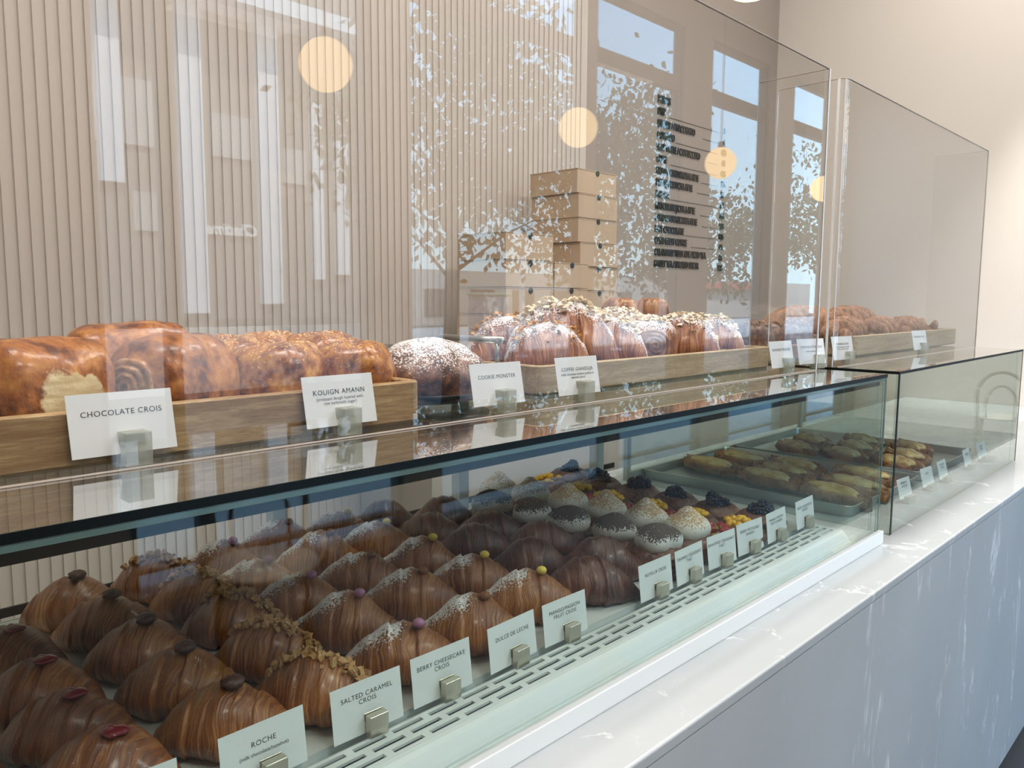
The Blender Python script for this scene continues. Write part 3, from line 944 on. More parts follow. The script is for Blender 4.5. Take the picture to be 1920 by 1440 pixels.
for i, (x, y) in enumerate([(-0.500, 0.128), (-0.488, 0.245), (-0.494, 0.360), (-0.500, 0.470)]):
    o = tag(link('fruit_danish', DAN, None, None, (x+0.028, y+0.034, FLOOR_P), (0, 0, R(40*i))), 'danish topped with red strawberry and pistachio, %s in its row' % ORD[i], 'danish', 'strawberry danishes')
    link('filling', FILL, None, o, (0, 0, 0.018))
    link('strawberry_topping', SB[i % 2], STRAW, o, (0, 0, 0.034), scale=1.25)
    v, f = crumb_mesh(16, 0.014, 0.016, 60+i, (0.0015, 0.003))
    tag(link('pistachio_crumb', new_mesh('pistachio_crumb', [(a, b, c+0.050) for a, b, c in v], f, False), PIST, o), kind='stuff')
for i, (x, y) in enumerate([(-0.415, 0.120), (-0.424, 0.225), (-0.430, 0.330), (-0.430, 0.455), (-0.422, 0.560), (-0.400, 0.680)]):
    o = tag(link('fruit_danish', DAN, None, None, (x+0.028, y+0.034, FLOOR_P), (0, 0, R(33*i))), 'danish heaped with yellow mango pieces, %s in its row' % ORD[i], 'danish', 'mango danishes')
    link('filling', FILL, None, o, (0, 0, 0.018))
    link('mango_topping', MC[i % 2], MANGO, o, (0, 0, 0.037), scale=1.2)
for i, (x, y) in enumerate([(-0.292, 0.135), (-0.300, 0.240), (-0.294, 0.355), (-0.288, 0.470), (-0.290, 0.590), (-0.262, 0.720)]):
    o = tag(link('fruit_danish', DAN, None, None, (x+0.028, y+0.034, FLOOR_P), (0, 0, R(27*i))), 'danish topped with dark blackberries, %s in its row' % ORD[i], 'danish', 'blackberry danishes')
    link('filling', FILL, None, o, (0, 0, 0.018))
    for k in range(5):
        a = R(90*k+20*i)
        q = (0.018*math.cos(a), 0.018*math.sin(a), 0.031) if k < 4 else (0, 0, 0.042)
        link('blackberry', BB, BERRY, o, q, (R(rnd.uniform(-40, 40)), R(rnd.uniform(-40, 40)), a), scale=1.3)

# ------------------------------------------------------------------ rolls and buns on the top deck
TF = HT + 0.0125
def roll_mesh(name, L, ry, rz, seed, nx=48, na=40, spiral=True, pale_amt=0.0):
    v, f, top, pale = [], [], [], []
    off = Vector((seed*2.3, seed, seed*4.1))
    for i in range(nx+1):
        t = -1+2*i/nx
        e = (1-abs(t)**7)**0.35 if abs(t) < 1 else 0.0
        e = max(e, 0.60) if abs(t) >= 0.999 else max(e, 0.62)
        for k in range(na):
            a = 2*math.pi*k/na
            ca, sa = math.cos(a), math.sin(a)
            sq = (abs(ca)**2.6+abs(sa)**2.6)**(-1/2.6)
            y, z = ry*ca*sq*e, rz*sa*sq*e
            x = L/2*t
            q = noise.noise(Vector((x*18, y*18, z*18))+off)*0.006 + noise.noise(Vector((x*55, y*55, z*55))+off)*0.0015
            y += ca*q; z += sa*q
            z = max(z + rz*0.92, 0.0)
            v.append((x, y, z)); top.append(max(0, sa)*0.35)
            p = pale_amt*max(0.0, min(1.0, (-ca-0.1)/0.4))*max(0.0, min(1.0, (0.55-sa)/0.4))*max(0, 1-(max(0.0, abs(t+0.0)-0.35))/0.3)
            pale.append(p)
    for i in range(nx):
        for k in range(na):
            k2 = (k+1) % na
            f.append((i*na+k, (i+1)*na+k, (i+1)*na+k2, i*na+k2))
    body = new_mesh(name, v, f, True, {'top': top, 'dust': [0.0]*len(v), 'pale': pale})
    # spiral end caps
    def cap(s):
        cv, cf = [], []
        nr, e0 = 12, nx if s > 0 else 0
        ring = [Vector(v[e0*na+k]) for k in range(na)]
        c = sum(ring, Vector())/na
        for j in range(nr+1):
            u = 1 - j/nr
            for k in range(na):
                p = c + (ring[k]-c)*u
                ph = 2*math.pi*k/na
                h = 0.0035*math.sin(2*math.pi*(u*4.2) + ph) * (1 if 0.05 < u < 0.97 else 0) + 0.010*(1-u*u)
                cv.append((p.x+s*h, p.y, p.z))
        for j in range(nr):
            for k in range(na):
                k2 = (k+1) % na
                cf.append((j*na+k, j*na+k2, (j+1)*na+k2, (j+1)*na+k) if s > 0 else (j*na+k, (j+1)*na+k, (j+1)*na+k2, j*na+k2))
        return new_mesh('end', cv, cf, True, {'top': [0.0]*len(cv), 'dust': [0.0]*len(cv), 'pale': [0.0]*len(cv)})
    return body, cap(-1), cap(1)
def put_roll(me3, x, y, z, yaw, label, mat=C_PAIN):
    o = link('chocolate_roll', me3[0], mat, None, (x, y, z), (0, 0, R(yaw)))
    tag(o, label, 'pastry', 'glazed chocolate rolls')
    link('rolled_end', me3[1], C_SPIRAL, o); link('rolled_end', me3[2], C_SPIRAL, o)
r1 = roll_mesh('glazed_roll', 0.130, 0.052, 0.059, 3, pale_amt=1.0)
r2 = roll_mesh('glazed_roll', 0.132, 0.052, 0.058, 8)
put_roll(r1, -1.660, 0.278, TF, 22, 'glazed chocolate roll with a pale patch low on its front')
put_roll(r2, -1.512, 0.295, TF, 26, 'glazed chocolate roll in front, its curled end facing the pale patched roll')
put_roll(r2, -1.720, 0.420, TF, 4, 'glazed chocolate roll behind the pale patched one, at the picture edge')
r3 = roll_mesh('glazed_roll', 0.150, 0.052, 0.064, 12)
put_roll(r3, -1.520, 0.410, TF, 0, 'taller glazed chocolate roll standing behind the front two')
put_roll(r2, -1.800, 0.285, TF, 18, 'glazed chocolate roll cut off by the left picture edge')

def kouign_mesh(seed):
    off = Vector((seed*5.0, seed, 0))
    def fn(t, p):
        sq = (abs(math.sin(p))**3.4+abs(math.cos(p))**3.4)**(-1/3.4)
        k = sq*(1+0.05*math.cos(4*t+seed))
        d = Vector((math.sin(p)*math.cos(t), math.sin(p)*math.sin(t), math.cos(p)))
        return k*(1+0.07*noise.noise(d*2.2+off)+0.025*noise.noise(d*7+off))
    return blob_mesh('kouign', 0.056, 0.056, 0.050, 44, 28, fn, base=0.85)
KG = [kouign_mesh(s) for s in (1, 2, 3)]
for i, (x, y, s, lb) in enumerate([(-1.382, 0.285, 1.06, 'caramelised sugar cake in front, beside the chocolate rolls'), (-1.262, 0.290, 1.02, 'caramelised sugar cake in front, at the right end of the tray'),
                                (-1.378, 0.420, 1.08, 'tallest golden sugar cake in the back, beside the chocolate rolls'), (-1.295, 0.470, 1.10, 'golden sugar cake in the back, middle one of three'),
                                (-1.240, 0.410, 1.10, 'golden sugar cake in the back, at the right end of the tray')]):
    o = link('sugar_cake', KG[i % 3], C_KOUIGN, None, (x, y, TF), (0, 0, R(25*i)), scale=s)
    tag(o, lb, 'pastry', 'caramelised sugar cakes')

# sugared dark bun on a dark plate
pl_prof = [(0.0, 0.0), (0.070, 0.0), (0.085, 0.006), (0.108, 0.016), (0.110, 0.019), (0.106, 0.019), (0.084, 0.010), (0.070, 0.006), (0.0, 0.006)]
def lathe(profile, n=40):
    v, f = [], []
    for r, z in profile:
        for k in range(n):
            a = 2*math.pi*k/n
            v.append((r*math.cos(a), r*math.sin(a), z))
    for j in range(len(profile)-1):
        for k in range(n):
            k2 = (k+1) % n
            f.append((j*n+k, j*n+k2, (j+1)*n+k2, (j+1)*n+k))
    return v, f
v, f = lathe(pl_prof)
tag(link('plate', new_mesh('plate', v, f), plain('dark_stoneware', (0.030, 0.028, 0.028), 0.25), None, (-1.075, 0.365, HT+0.0006)), 'dark stoneware plate under the sugared bun', 'plate')
def bun_fn(t, p):
    d = Vector((math.sin(p)*math.cos(t), math.sin(p)*math.sin(t), math.cos(p)))
    return 1+0.05*math.sin(5*t+3*p)+0.05*noise.noise(d*3)
tag(link('sugared_bun', blob_mesh('bun', 0.098, 0.078, 0.066, 48, 28, bun_fn, base=0.42), C_BUN, None, (-1.085, 0.345, HT+0.0075), (0, 0, R(-25))), 'dark round bun thick with icing sugar on the dark plate', 'bun')

# almond croissants in the pale tray
def flakes(n, lx, ly, seed):
    rng = random.Random(seed)
    v, f = [], []
    for _ in range(n):
        cx, cy = rng.uniform(-lx, lx), rng.gauss(0, ly*0.6)
        a, b_ = rng.uniform(0.004, 0.0075), rng.uniform(0.0025, 0.0045)
        e = Euler((rng.uniform(-.7, .7), rng.uniform(-.7, .7), rng.uniform(0, 6.28))).to_matrix()
        b = len(v)
        for zz in (-0.0004, 0.0004):
            for k in range(8):
                t = 2*math.pi*k/8
                q = e @ Vector((a*math.cos(t), b_*math.sin(t), zz))
                v.append((cx+q.x, cy+q.y, q.z+0.0015))
        f += [tuple(b+k for k in reversed(range(8))), tuple(b+8+k for k in range(8))]
        f += [(b+k, b+(k+1) % 8, b+8+(k+1) % 8, b+8+k) for k in range(8)]
    return v, f
def drape_n(src, v, n):
    pts = [tuple(q.co) for q in src.vertices]
    out = []
    for i in range(0, len(v), n):
        cx = sum(q[0] for q in v[i:i+n])/n; cy = sum(q[1] for q in v[i:i+n])/n
        zz = max([p[2] for p in pts if abs(p[0]-cx) < 0.006 and abs(p[1]-cy) < 0.006] or [0.02])
        out += [(q[0], q[1], q[2]+zz) for q in v[i:i+n]]
    return out
AL = [croissant_mesh('almond_croissant', L=0.17, Rr=0.058, H=0.110, peak=2.2, segs=3.4, seed=20+s, pw=0.6, dust_to=2.0) for s in range(3)]
for me in AL: me.materials.append(C_ALM)
SP = roll_mesh('spiral_roll', 0.15, 0.058, 0.060, 21)
FT = HT + 0.0130
specs = [(0, -0.805, 0.335, 1.00, -40, 'seeded croissant lying low at the left end of the pale tray', SEED, 60),
         (1, -0.705, 0.385, 1.38, -42, 'tallest croissant, topped with almonds, behind the coffee card', ALMOND, 130),
         (2, -0.565, 0.385, 1.10, -55, 'almond flaked croissant left of the spiral roll', ALMOND, 130),
         (0, -0.285, 0.372, 1.08, -62, 'almond flaked croissant right of the spiral roll', ALMOND, 120),
         (1, -0.160, 0.372, 1.06, -60, 'almond flaked croissant with a pale filling patch at the right end', ALMOND, 120),
         (2, -0.470, 0.515, 1.22, -50, 'almond flaked croissant in the back behind the spiral roll', ALMOND, 110),
         (0, -0.330, 0.525, 1.18, -50, 'almond flaked croissant in the back, second from the right', ALMOND, 110),
         (1, -0.720, 0.520, 1.10, -30, 'seeded croissant in the back near the steel handle', SEED, 70)]
for i, (mi, x, y, s, yaw_, lb, fm, nf) in enumerate(specs):
    o = link('almond_croissant', AL[mi], None, None, (x, y, FT), (0, 0, R(yaw_)), scale=s)
    tag(o, lb, 'croissant', 'nut topped croissants')
    v, f = flakes(nf, 0.066, 0.030, 80+i)
    v = drape_n(AL[mi], v, 16)
    tag(link('nut_topping', new_mesh('nut_topping', v, f, False), fm, o), kind='stuff')
    if i == 4:
        link('pale_filling', blob_mesh('pale', 0.030, 0.012, 0.026, 18, 12, lambda t, p: 1+0.1*math.sin(4*t+2*p)), plain('pale_dough', (0.74, 0.66, 0.44), 0.6), o, (0.012, -0.050, 0.012), (0, 0, R(10)))
o = link('spiral_roll', SP[0], C_ALM, None, (-0.425, 0.375, FT), (0, 0, R(48)))
tag(o, 'large spiral roll showing its coiled end, under icing sugar and almonds', 'pastry')
link('rolled_end', SP[1], crust('sugared_layer_end', (0.20, 0.085, 0.05), (0.38, 0.20, 0.14), (0.58, 0.40, 0.32), streak=(40, 40, 40), blot=60), o)
link('rolled_end', SP[2], C_SPIRAL, o)
v, f = flakes(150, 0.066, 0.036, 140)
v = drape_n(SP[0], v, 16)
tag(link('nut_topping', new_mesh('nut_topping', v, f, False), ALMOND, o), kind='stuff')
me = SP[0]
dd = [max(0.0, min(1.0, (q.co.z-0.072)/0.03)) for q in me.vertices]
me.attributes['dust'].data.foreach_set('value', dd)

# fluted cakes behind
FLC = blob_mesh('fluted_cake', 0.047, 0.047, 0.058, 64, 16, lambda t, p: (1+0.055*abs(math.sin(6*t)))*(abs(math.sin(p))**4+abs(math.cos(p))**4)**(-0.25), base=0.95)
for i, (x, y, lb) in enumerate([(-0.020, 0.640, 'fluted brown cake in the back, right of its twin'), (-0.135, 0.665, 'fluted brown cake in the back, partly behind the almond croissants')]):
    MB().box(x-0.045, x+0.045, y-0.045, y+0.045, HT+0.0006, HT+0.030)
    o = tag(link('fluted_cake', FLC, C_CAKE, None, (x, y, HT+0.050), scale=1.05), lb, 'cake', 'fluted cakes')
tag(MB().box(-0.22, 0.05, 0.625-0.005, 0.74, HT+0.0006, HT+0.0495).build('cake_stand', plain('dark_wood_stand', (0.10, 0.06, 0.035), 0.5), bevel=0.003), 'low dark wooden stand under the fluted cakes', 'stand')

# crumbly dark pastries in the small tray
KB = [kouign_mesh(s) for s in (7, 8)]
C_CRUMBLE = crust('dark_crumble_crust', (0.045, 0.016, 0.012), (0.12, 0.05, 0.032), (0.34, 0.19, 0.11), streak=(70, 70, 70), blot=120, bumps=1.0)
for i, (x, y, lb) in enumerate([(0.170, 0.420, 'dark crumbly cake at the guard corner, left one'), (0.285, 0.420, 'dark crumbly cake at the guard corner, middle one'), (0.375, 0.400, 'dark crumbly cake at the guard corner, right one beside the white cards')]):
    o = tag(link('crumble_cake', KB[i % 2], C_CRUMBLE, None, (x, y, TF), (0, 0, R(40*i)), scale=0.98), lb, 'cake', 'dark crumble cakes')
    v, f = crumb_mesh(60, 0.040, 0.045, 160+i, (0.002, 0.005))
    v = drape(KB[i % 2], v)
    tag(link('crumble_topping', new_mesh('crumble_topping', v, f, False), plain('toasted_crumble', (0.36, 0.21, 0.12), 0.7), o), kind='stuff')

# twisted loaves in the far tray
def twist_mesh(seed, L=0.29, r=0.033, H=0.03):
    v, f, top = [], [], []
    nx, na = 70, 14
    for s in range(2):
        b = len(v)
        for i in range(nx+1):
            t = i/nx
            a0 = 2*math.pi*2.6*t + math.pi*s + seed
            rr = r*(0.45+0.55*math.sin(math.pi*min(max(t, 0.03), 0.97))**0.5)
            c = Vector((L*(t-0.5), 0.024*math.cos(a0), 0.046+0.020*math.sin(a0)))
            for k in range(na):
                a = 2*math.pi*k/na
                v.append((c.x, c.y+rr*math.cos(a), max(0, c.z+rr*math.sin(a)))); top.append(max(0, math.sin(a))*0.5)
        for i in range(nx):
            for k in range(na):
                k2 = (k+1) % na
                f.append((b+i*na+k, b+(i+1)*na+k, b+(i+1)*na+k2, b+i*na+k2))
        f.append(tuple(b+k for k in range(na))); f.append(tuple(b+nx*na+k for k in reversed(range(na))))
    me = new_mesh('twisted_loaf', v, f, True, {'top': top, 'dust': [0.0]*len(v), 'pale': [0.0]*len(v)})
    me.materials.append(C_TWIST)
    return me
TW = [twist_mesh(s) for s in (0.0, 1.3)]
for i, (x, y, yaw_, s, lb) in enumerate([(0.640, 0.352, 12, 1.08, 'twisted brown loaf in front, at the rounded guard corner'), (0.930, 0.350, 10, 1.05, 'twisted brown loaf in front, second from the guard corner'),
                                      (1.215, 0.355, 8, 1.02, 'twisted brown loaf in front, third from the guard corner'), (1.440, 0.440, 78, 0.95, 'twisted brown loaf at the far right end of the tray'),
                                      (0.660, 0.505, 6, 1.42, 'twisted brown loaf at the back, at the tray left end'), (1.050, 0.500, 6, 1.40, 'twisted brown loaf at the back, in the middle of the tray')]):
    tag(link('twisted_loaf', TW[i % 2], None, None, (x, y, FT), (0, 0, R(yaw_)), scale=s), lb, 'loaf', 'twisted loaves')

# steel rim tray further back on the deck
mt = empty('metal_tray', (-1.02, 0.70, HT))
tag(mt, 'shallow steel tray with rolled rim on the deck behind the sugared bun', 'tray')
def pan(parent, hx, hy, h, mat):
    v, f = [], []
    def ring(hx, hy, r, z):
        out = []
        for cx, cy, a0 in ((hx-r, hy-r, 0), (-hx+r, hy-r, 90), (-hx+r, -hy+r, 180), (hx-r, -hy+r, 270)):
            for k in range(5):
                a = R(a0+22.5*k)
                out.append((cx+r*math.cos(a), cy+r*math.sin(a), z))
        return out
    rings = [ring(hx-0.006, hy-0.006, 0.02, 0.0006), ring(hx, hy, 0.024, h-0.002), ring(hx+0.004, hy+0.004, 0.026, h), ring(hx+0.002, hy+0.002, 0.026, h+0.0012), ring(hx-0.0012, hy-0.0012, 0.023, h-0.001), ring(hx-0.008, hy-0.008, 0.018, 0.0022)]
    for rg in rings: v += rg
    nn = 20
    for k in range(len(rings)-1):
        for i in range(nn):
            j = (i+1) % nn
            f.append((k*nn+i, k*nn+j, (k+1)*nn+j, (k+1)*nn+i))
    f.append(tuple(reversed(range(nn)))); f.append(tuple((len(rings)-1)*nn+i for i in range(nn)))
    return link('tray_body', new_mesh('pan', v, f, False), mat, parent)
pan(mt, 0.17, 0.075, 0.068, STEEL)

# ------------------------------------------------------------------ trays and long danishes in the far case
for x0, x1, lb in ((0.155, 0.700, 'aluminium sheet tray at the left of the far case'), (0.740, 1.300, 'aluminium sheet tray at the right of the far case')):
    t = empty('sheet_tray', ((x0+x1)/2, 0.455, 0.0006)); tag(t, lb, 'tray', 'aluminium sheet trays')
    pan(t, (x1-x0)/2-0.004, 0.330, 0.030, ALU)
def boat_mesh(seed):
    v, f, top = [], [], []
    nx, na = 50, 24
    off = Vector((seed*3, 0, seed))
    for i in range(nx+1):
        t = -1+2*i/nx
        wv = max(0.16, (1-abs(t)**2.6)**0.7)
        for k in range(na):
            a = 2*math.pi*k/na
            ca, sa = math.cos(a), math.sin(a)
            z = 0.016+0.016*sa
            y = 0.058*wv*ca
            rim = 0.012*abs(ca)**2*(sa > 0)
            if sa > 0.0: z = 0.016 + 0.016*sa*(0.55+0.75*abs(ca)) + rim
            q = noise.noise(Vector((t*3, ca*2, sa))+off)*0.009 + noise.noise(Vector((t*8, ca*5, sa*3))+off)*0.005
            v.append((0.118*t, y+q, max(0, z+q))); top.append(max(0, abs(ca))*0.4)
    for i in range(nx):
        for k in range(na):
            k2 = (k+1) % na
            f.append((i*na+k, (i+1)*na+k, (i+1)*na+k2, i*na+k2))
    f.append(tuple(range(na))); f.append(tuple(nx*na+k for k in reversed(range(na))))
    me = new_mesh('long_danish', v, f, True, {'top': top, 'dust': [0.0]*len(v), 'pale': [0.0]*len(v)})
    me.materials.append(C_LONG)
    return me
BO = [boat_mesh(s) for s in (1, 2)]
CU = [blob_mesh('custard', 0.076, 0.036, 0.014, 30, 10, lambda t, p, s=s: 1+0.12*math.sin(5*t+s)+0.06*math.sin(9*t)) for s in (0, 2)]
for me in CU: me.materials.append(CUSTARD)
spots = [(0.295, 0.225, 68, 'long cheese filled danish nearest the glass in the left tray'), (0.430, 0.220, 64, 'long cheese filled danish nearest the glass, right of the other in the left tray'),
         (0.340, 0.445, 72, 'long cheese filled danish in the middle of the left tray'), (0.455, 0.450, 70, 'long cheese filled danish in the middle of the left tray, right one'),
         (0.380, 0.660, 75, 'long cheese filled danish at the back of the left tray'), (0.585, 0.250, 66, 'long cheese filled danish at the right edge of the left tray'),
         (0.850, 0.235, 45, 'long danish with pale filling at the front left of the right tray'), (1.000, 0.255, 42, 'long danish with pale filling at the front middle of the right tray'),
         (0.870, 0.420, 45, 'long danish behind the front ones in the right tray, left one'), (1.040, 0.440, 42, 'long danish behind the front ones in the right tray, middle one'),
         (1.180, 0.300, 40, 'long danish at the right end of the right tray'),
         (0.545, 0.640, 72, 'long cheese filled danish at the back right of the left tray'), (0.560, 0.455, 68, 'long cheese filled danish at the middle right of the left tray'),
         (0.880, 0.600, 48, 'long danish at the back left of the right tray'), (1.060, 0.620, 44, 'long danish at the back middle of the right tray'), (1.200, 0.480, 42, 'long danish at the back right of the right tray')]
for i, (x, y, yaw_, lb) in enumerate(spots):
    o = tag(link('long_danish', BO[i % 2], None, None, (x, y, 0.0032), (0, 0, R(yaw_)), scale=1.05), lb, 'danish', 'long cheese danishes')
    link('cheese_filling', CU[i % 2], None, o, (0.0, 0, 0.018))

# ------------------------------------------------------------------ price cards and their holders
CARDM, CARDW = {}, {}
def card(x, y, z, wd, hg, title, desc, price, label, hlabel, hmat, hs, tilt=-9, yaw_=0.0, ts=0.0085, holder_dx=0.0, group=None, ds=0.0056, hz=None):
    k = (wd, hg)
    if k not in CARDM:
        CARDM[k] = MB().box(-wd/2, wd/2, -0.0002, 0.0002, 0, hg).mesh('card')
    o = link('price_card', CARDM[k], CARD, None, (x, y, z), (R(tilt), 0, R(yaw_)))
    tag(o, label, 'price card', group)
    yy = -0.0005
    if title:
        text('title_lettering', title, ts, INK, o, (0, yy, hg*0.67), bold=0.0, space=1.1)
    if desc:
        text('description_lettering', desc, ds, INKL, o, (0, yy, hg*0.50), bold=0.00004)
    if price:
        text('price_lettering', price, 0.0062, INKL, o, (0.0, yy, hg*0.31))
    hw, hd, hh = hs
    hb = MB().box(-hw/2, hw/2, -hd, -0.0012, 0, hh).box(-hw/2, hw/2, 0.0012, hd*0.6, 0, hh).box(-hw/2, hw/2, -0.0012, 0.0012, 0, max(0.002, (z-hz) - 0.0015 if hz is not None else 0.002))
    h = hb.build('card_holder', hmat, None, (x+holder_dx, y, hz if hz is not None else z-0.004), (R(tilt)*0.0, 0, R(yaw_)), bevel=0.0012)
    tag(h, hlabel, 'card holder')
    return o
HL = (0.026, 0.012, 0.026)
low = [(-1.655, '', '', '', 'blank topped white price card cut off by the bottom edge of the picture', 'metal clip under the card cut off by the bottom edge'),
       (-1.514, 'ROCHE', '(milk chocolate/hazelnut)', '6.95', 'price card reading ROCHE in front of the rosette croissants', 'metal clip holding the ROCHE card'),
       (-1.381, 'SALTED CARAMEL\nCROIS', '', '6.25', 'price card reading SALTED CARAMEL CROIS', 'metal clip holding the SALTED CARAMEL card'),
       (-1.265, 'BERRY CHEESECAKE\nCROIS', '', '6.5', 'price card reading BERRY CHEESECAKE CROIS', 'metal clip holding the BERRY CHEESECAKE CROIS card'),
       (-1.134, 'DULCE DE LECHE', '', '6.25', 'price card reading DULCE DE LECHE', 'metal clip holding the DULCE DE LECHE card'),
       (-1.020, 'MANGO/PASSION\nFRUIT CROIS', '', '6.5', 'price card reading MANGO/PASSION FRUIT CROIS', 'metal clip holding the MANGO/PASSION FRUIT CROIS card'),
       (-0.778, 'NUTELLA CROIS', '', '6.5', 'price card for the dark cocoa croissants', 'metal clip holding the card of the dark cocoa croissants'),
       (-0.669, 'TIRAMISU CROISSANT\nTART', '', '8', 'price card reading TIRAMISU CROISSANT TART', 'metal clip holding the TIRAMISU card'),
       (-0.553, 'BANOFFEE CROISSANT\nTART', '', '8', 'price card reading BANOFFEE CROISSANT TART', 'metal clip holding the BANOFFEE card'),
       (-0.439, 'BERRY PISTACHIO\nDANISH', '', '8', 'price card reading BERRY PISTACHIO DANISH', 'metal clip holding the BERRY PISTACHIO card'),
       (-0.321, 'MANGO PASSION\nFRUIT DANISH', '', '7.5', 'price card reading MANGO PASSION FRUIT DANISH', 'metal clip holding the MANGO PASSION FRUIT DANISH card'),
       (-0.180, 'BERRY CHEESECAKE\nDANISH', '', '7.5', 'price card reading BERRY CHEESECAKE DANISH', 'metal clip holding the BERRY CHEESECAKE DANISH card')]
for i, (x, t, d, p, lb, hl) in enumerate(low):
    card(x, 0.097, 0.0565, 0.098, 0.063, t, d, p, lb, hl, HOLDER2, HL, tilt=-7, yaw_=rnd.uniform(-4, 3), holder_dx=0.006, hz=0.0535, ts=0.0082)
HU = (0.026, 0.016, 0.034)
upc = [(-1.612, 'CHOCOLATE CROIS', '', '6', 'price card reading CHOCOLATE CROIS on the upper deck', 'acrylic block holding the CHOCOLATE CROIS card', 0.0079),
       (-1.358, 'KOUIGN AMANN', '(croissant dough layered with\nraw turbinado sugar)', '6.25', 'price card reading KOUIGN AMANN on the upper deck', 'acrylic block holding the KOUIGN AMANN card', 0.0088),
       (-1.086, 'COOKIE MONSTER', '', '7', 'price card in front of the sugared bun', 'acrylic block holding the card of the sugared bun', 0.0080),
       (-0.900, 'COFFEE GIANDUJA', '(milk chocolate hazelnut praline w/\nespresso glaze)', '6.75', 'price card reading COFFEE GIANDUJA before the almond croissants', 'acrylic block holding the COFFEE GIANDUJA card', 0.0082),
       (-0.160, 'ALMOND PRALINE', '', '7', 'price card at the right end of the long deck', 'acrylic block at the right end of the long deck', 0.0088),
       (0.000, 'CHOCOLATE BABKA', '(dark chocolate)', '', 'price card just outside the square guard corner', 'acrylic block just outside the square guard corner', 0.0080),
       (0.195, 'MORNING BUN', '(croissant dough rolled with\norange cinnamon sugar)', '', 'price card at the rounded corner of the far guard', 'acrylic block at the rounded corner of the far guard', 0.0080),
       (0.815, 'CINNAMON TWIST', '', '6', 'price card in front of the twisted loaves', 'acrylic block in front of the twisted loaves', 0.0080)]
for i, (x, t, d, p, lb, hl, ts) in enumerate(upc):
    card(x, 0.176, HT+0.0125, 0.101, 0.062, t, d, p, lb, hl, HOLDER, HU, tilt=-11, yaw_=(1.0, 0, -3, -3, -4, -14, -8, -6)[i], ts=ts, holder_dx=(0.006, 0.004, 0.006, 0.006, 0.012, 0.02, 0.02, 0.01)[i], hz=HT+0.0008)
far = [(0.440, 'SPINACH\n& FETA', 'first'), (0.640, 'HAM', 'second'), (0.790, 'TOMATO\nPESTO', 'third'), (1.060, 'CHEESE', 'fourth'), (1.240, 'GARLIC\nHERB', 'fifth')]
for i, (x, t, od) in enumerate(far):
    card(x, 0.078, 0.014, 0.085, 0.056, t, '', '', 'small white price card in the far case, %s from its dark glass corner' % od, 'clear card block in the far case, %s from its dark glass corner' % od, HOLDER, (0.05, 0.016, 0.020), tilt=-14, yaw_=rnd.uniform(-6, 2), ts=0.010, holder_dx=0.006, hz=0.0008)
tag(MB().box(-0.02, 0.02, -0.012, 0.012, 0, 0.016).build('card_holder', HOLDER, None, (1.33-0.06, 0.060, 0.0008), bevel=0.002), 'empty clear acrylic block near the right end of the far case', 'card holder')

# ------------------------------------------------------------------ menu lettering on the back wall
menu = empty('menu_lettering', (1.712, WY+0.0115, 1.224))
tag(menu, 'black menu lettering and prices on the taupe back wall', 'menu')
items = [('DRINKS', ''), ('DRIP', '3'), ('ESPRESSO / MACCHIATO', '4'), ('CORTADO', '4.25'), ('FLAT WHITE / CAPPUCCINO', '4.5'), ('LATTE', '4.75'), ('HONEY CARDAMOM LATTE', '5.5'),
         ('BUTTERSCOTCH LATTE', '5.5'), ('MOCHA', '5.5'), ('MATCHA/HOJICHA LATTE', '5.85'), ('LONDON FOG/CHAI LATTE', '5.25'), ('HOT CHOCOLATE', '5.25'), ('COLD BREW COFFEE', '4.5'),
         ('CALAMANSI YUZU ADE / ICED TEA', '6.5'), ('STREET TEA / SMOKED SPICER', '5.25')]
for i, (t, p) in enumerate(items):
    zz = 1.600 - i*0.0617 - 1.2
    text('menu_line', t, 0.052, BLACK, menu, (0.0, -0.004, zz), align='LEFT', bold=0.0012, ext=0.003, width=0.65)
    if p:
        text('menu_price', p, 0.046, BLACK, menu, (0.70, -0.004, zz-0.004), bold=0.0015, ext=0.003, width=0.70)
        x0 = 0.0235*len(t)*0.92 + 0.03
        if x0 < 0.60:
            MB().box(x0, 0.635, -0.003, -0.0005, zz-0.018, zz-0.0155).build('leader_line', plain('leader_grey', (0.14, 0.12, 0.105), 0.6), menu)

# ------------------------------------------------------------------ back counter and cake boxes
BZ = 0.215
bc = empty('back_counter', (0.7, 1.5, FLOOR_Z)); tag(bc, 'white back counter along the wall carrying the cake boxes', 'counter')
MB().box(-0.25, 2.40, 1.345, 1.785, BZ-0.03, BZ).build('worktop', TRIMW, bc, (-0.7, -1.5, -FLOOR_Z), bevel=0.003)
MB().box(-0.22, 2.37, 1.37, 1.785, FLOOR_Z, BZ-0.031).build('cabinet_body', wall_mat('grey_cabinet', (0.42, 0.39, 0.36)), bc, (-0.7, -1.5, -FLOOR_Z))
NTH = ['bottom', 'second', 'third', 'fourth', 'fifth', 'sixth', 'seventh', 'eighth', 'ninth']
def cake_box(x, y, z, s, h, label, group, yaw_=0):
    b = empty('cake_box', (x, y, z), (0, 0, R(yaw_))); tag(b, label, 'box', group)
    MB().box(-s/2, s/2, -s/2, s/2, 0.0004, h-0.004).build('box_body', KRAFT, b, bevel=0.0015)
    MB().box(-s/2-0.0012, s/2+0.0012, -s/2-0.0012, s/2+0.0012, h-0.0038, h-0.0006).build('lid', KRAFT, b)
    v, f = lathe([(0.0, 0.0), (0.011, 0.0), (0.011, 0.002), (0.0, 0.002)], 16)
    link('thumb_notch', new_mesh('thumb_notch', v, f, False), SLOT, b, (0.0, -s/2-0.0004, h-0.010), (R(90), 0, 0))
hh = 0.0985
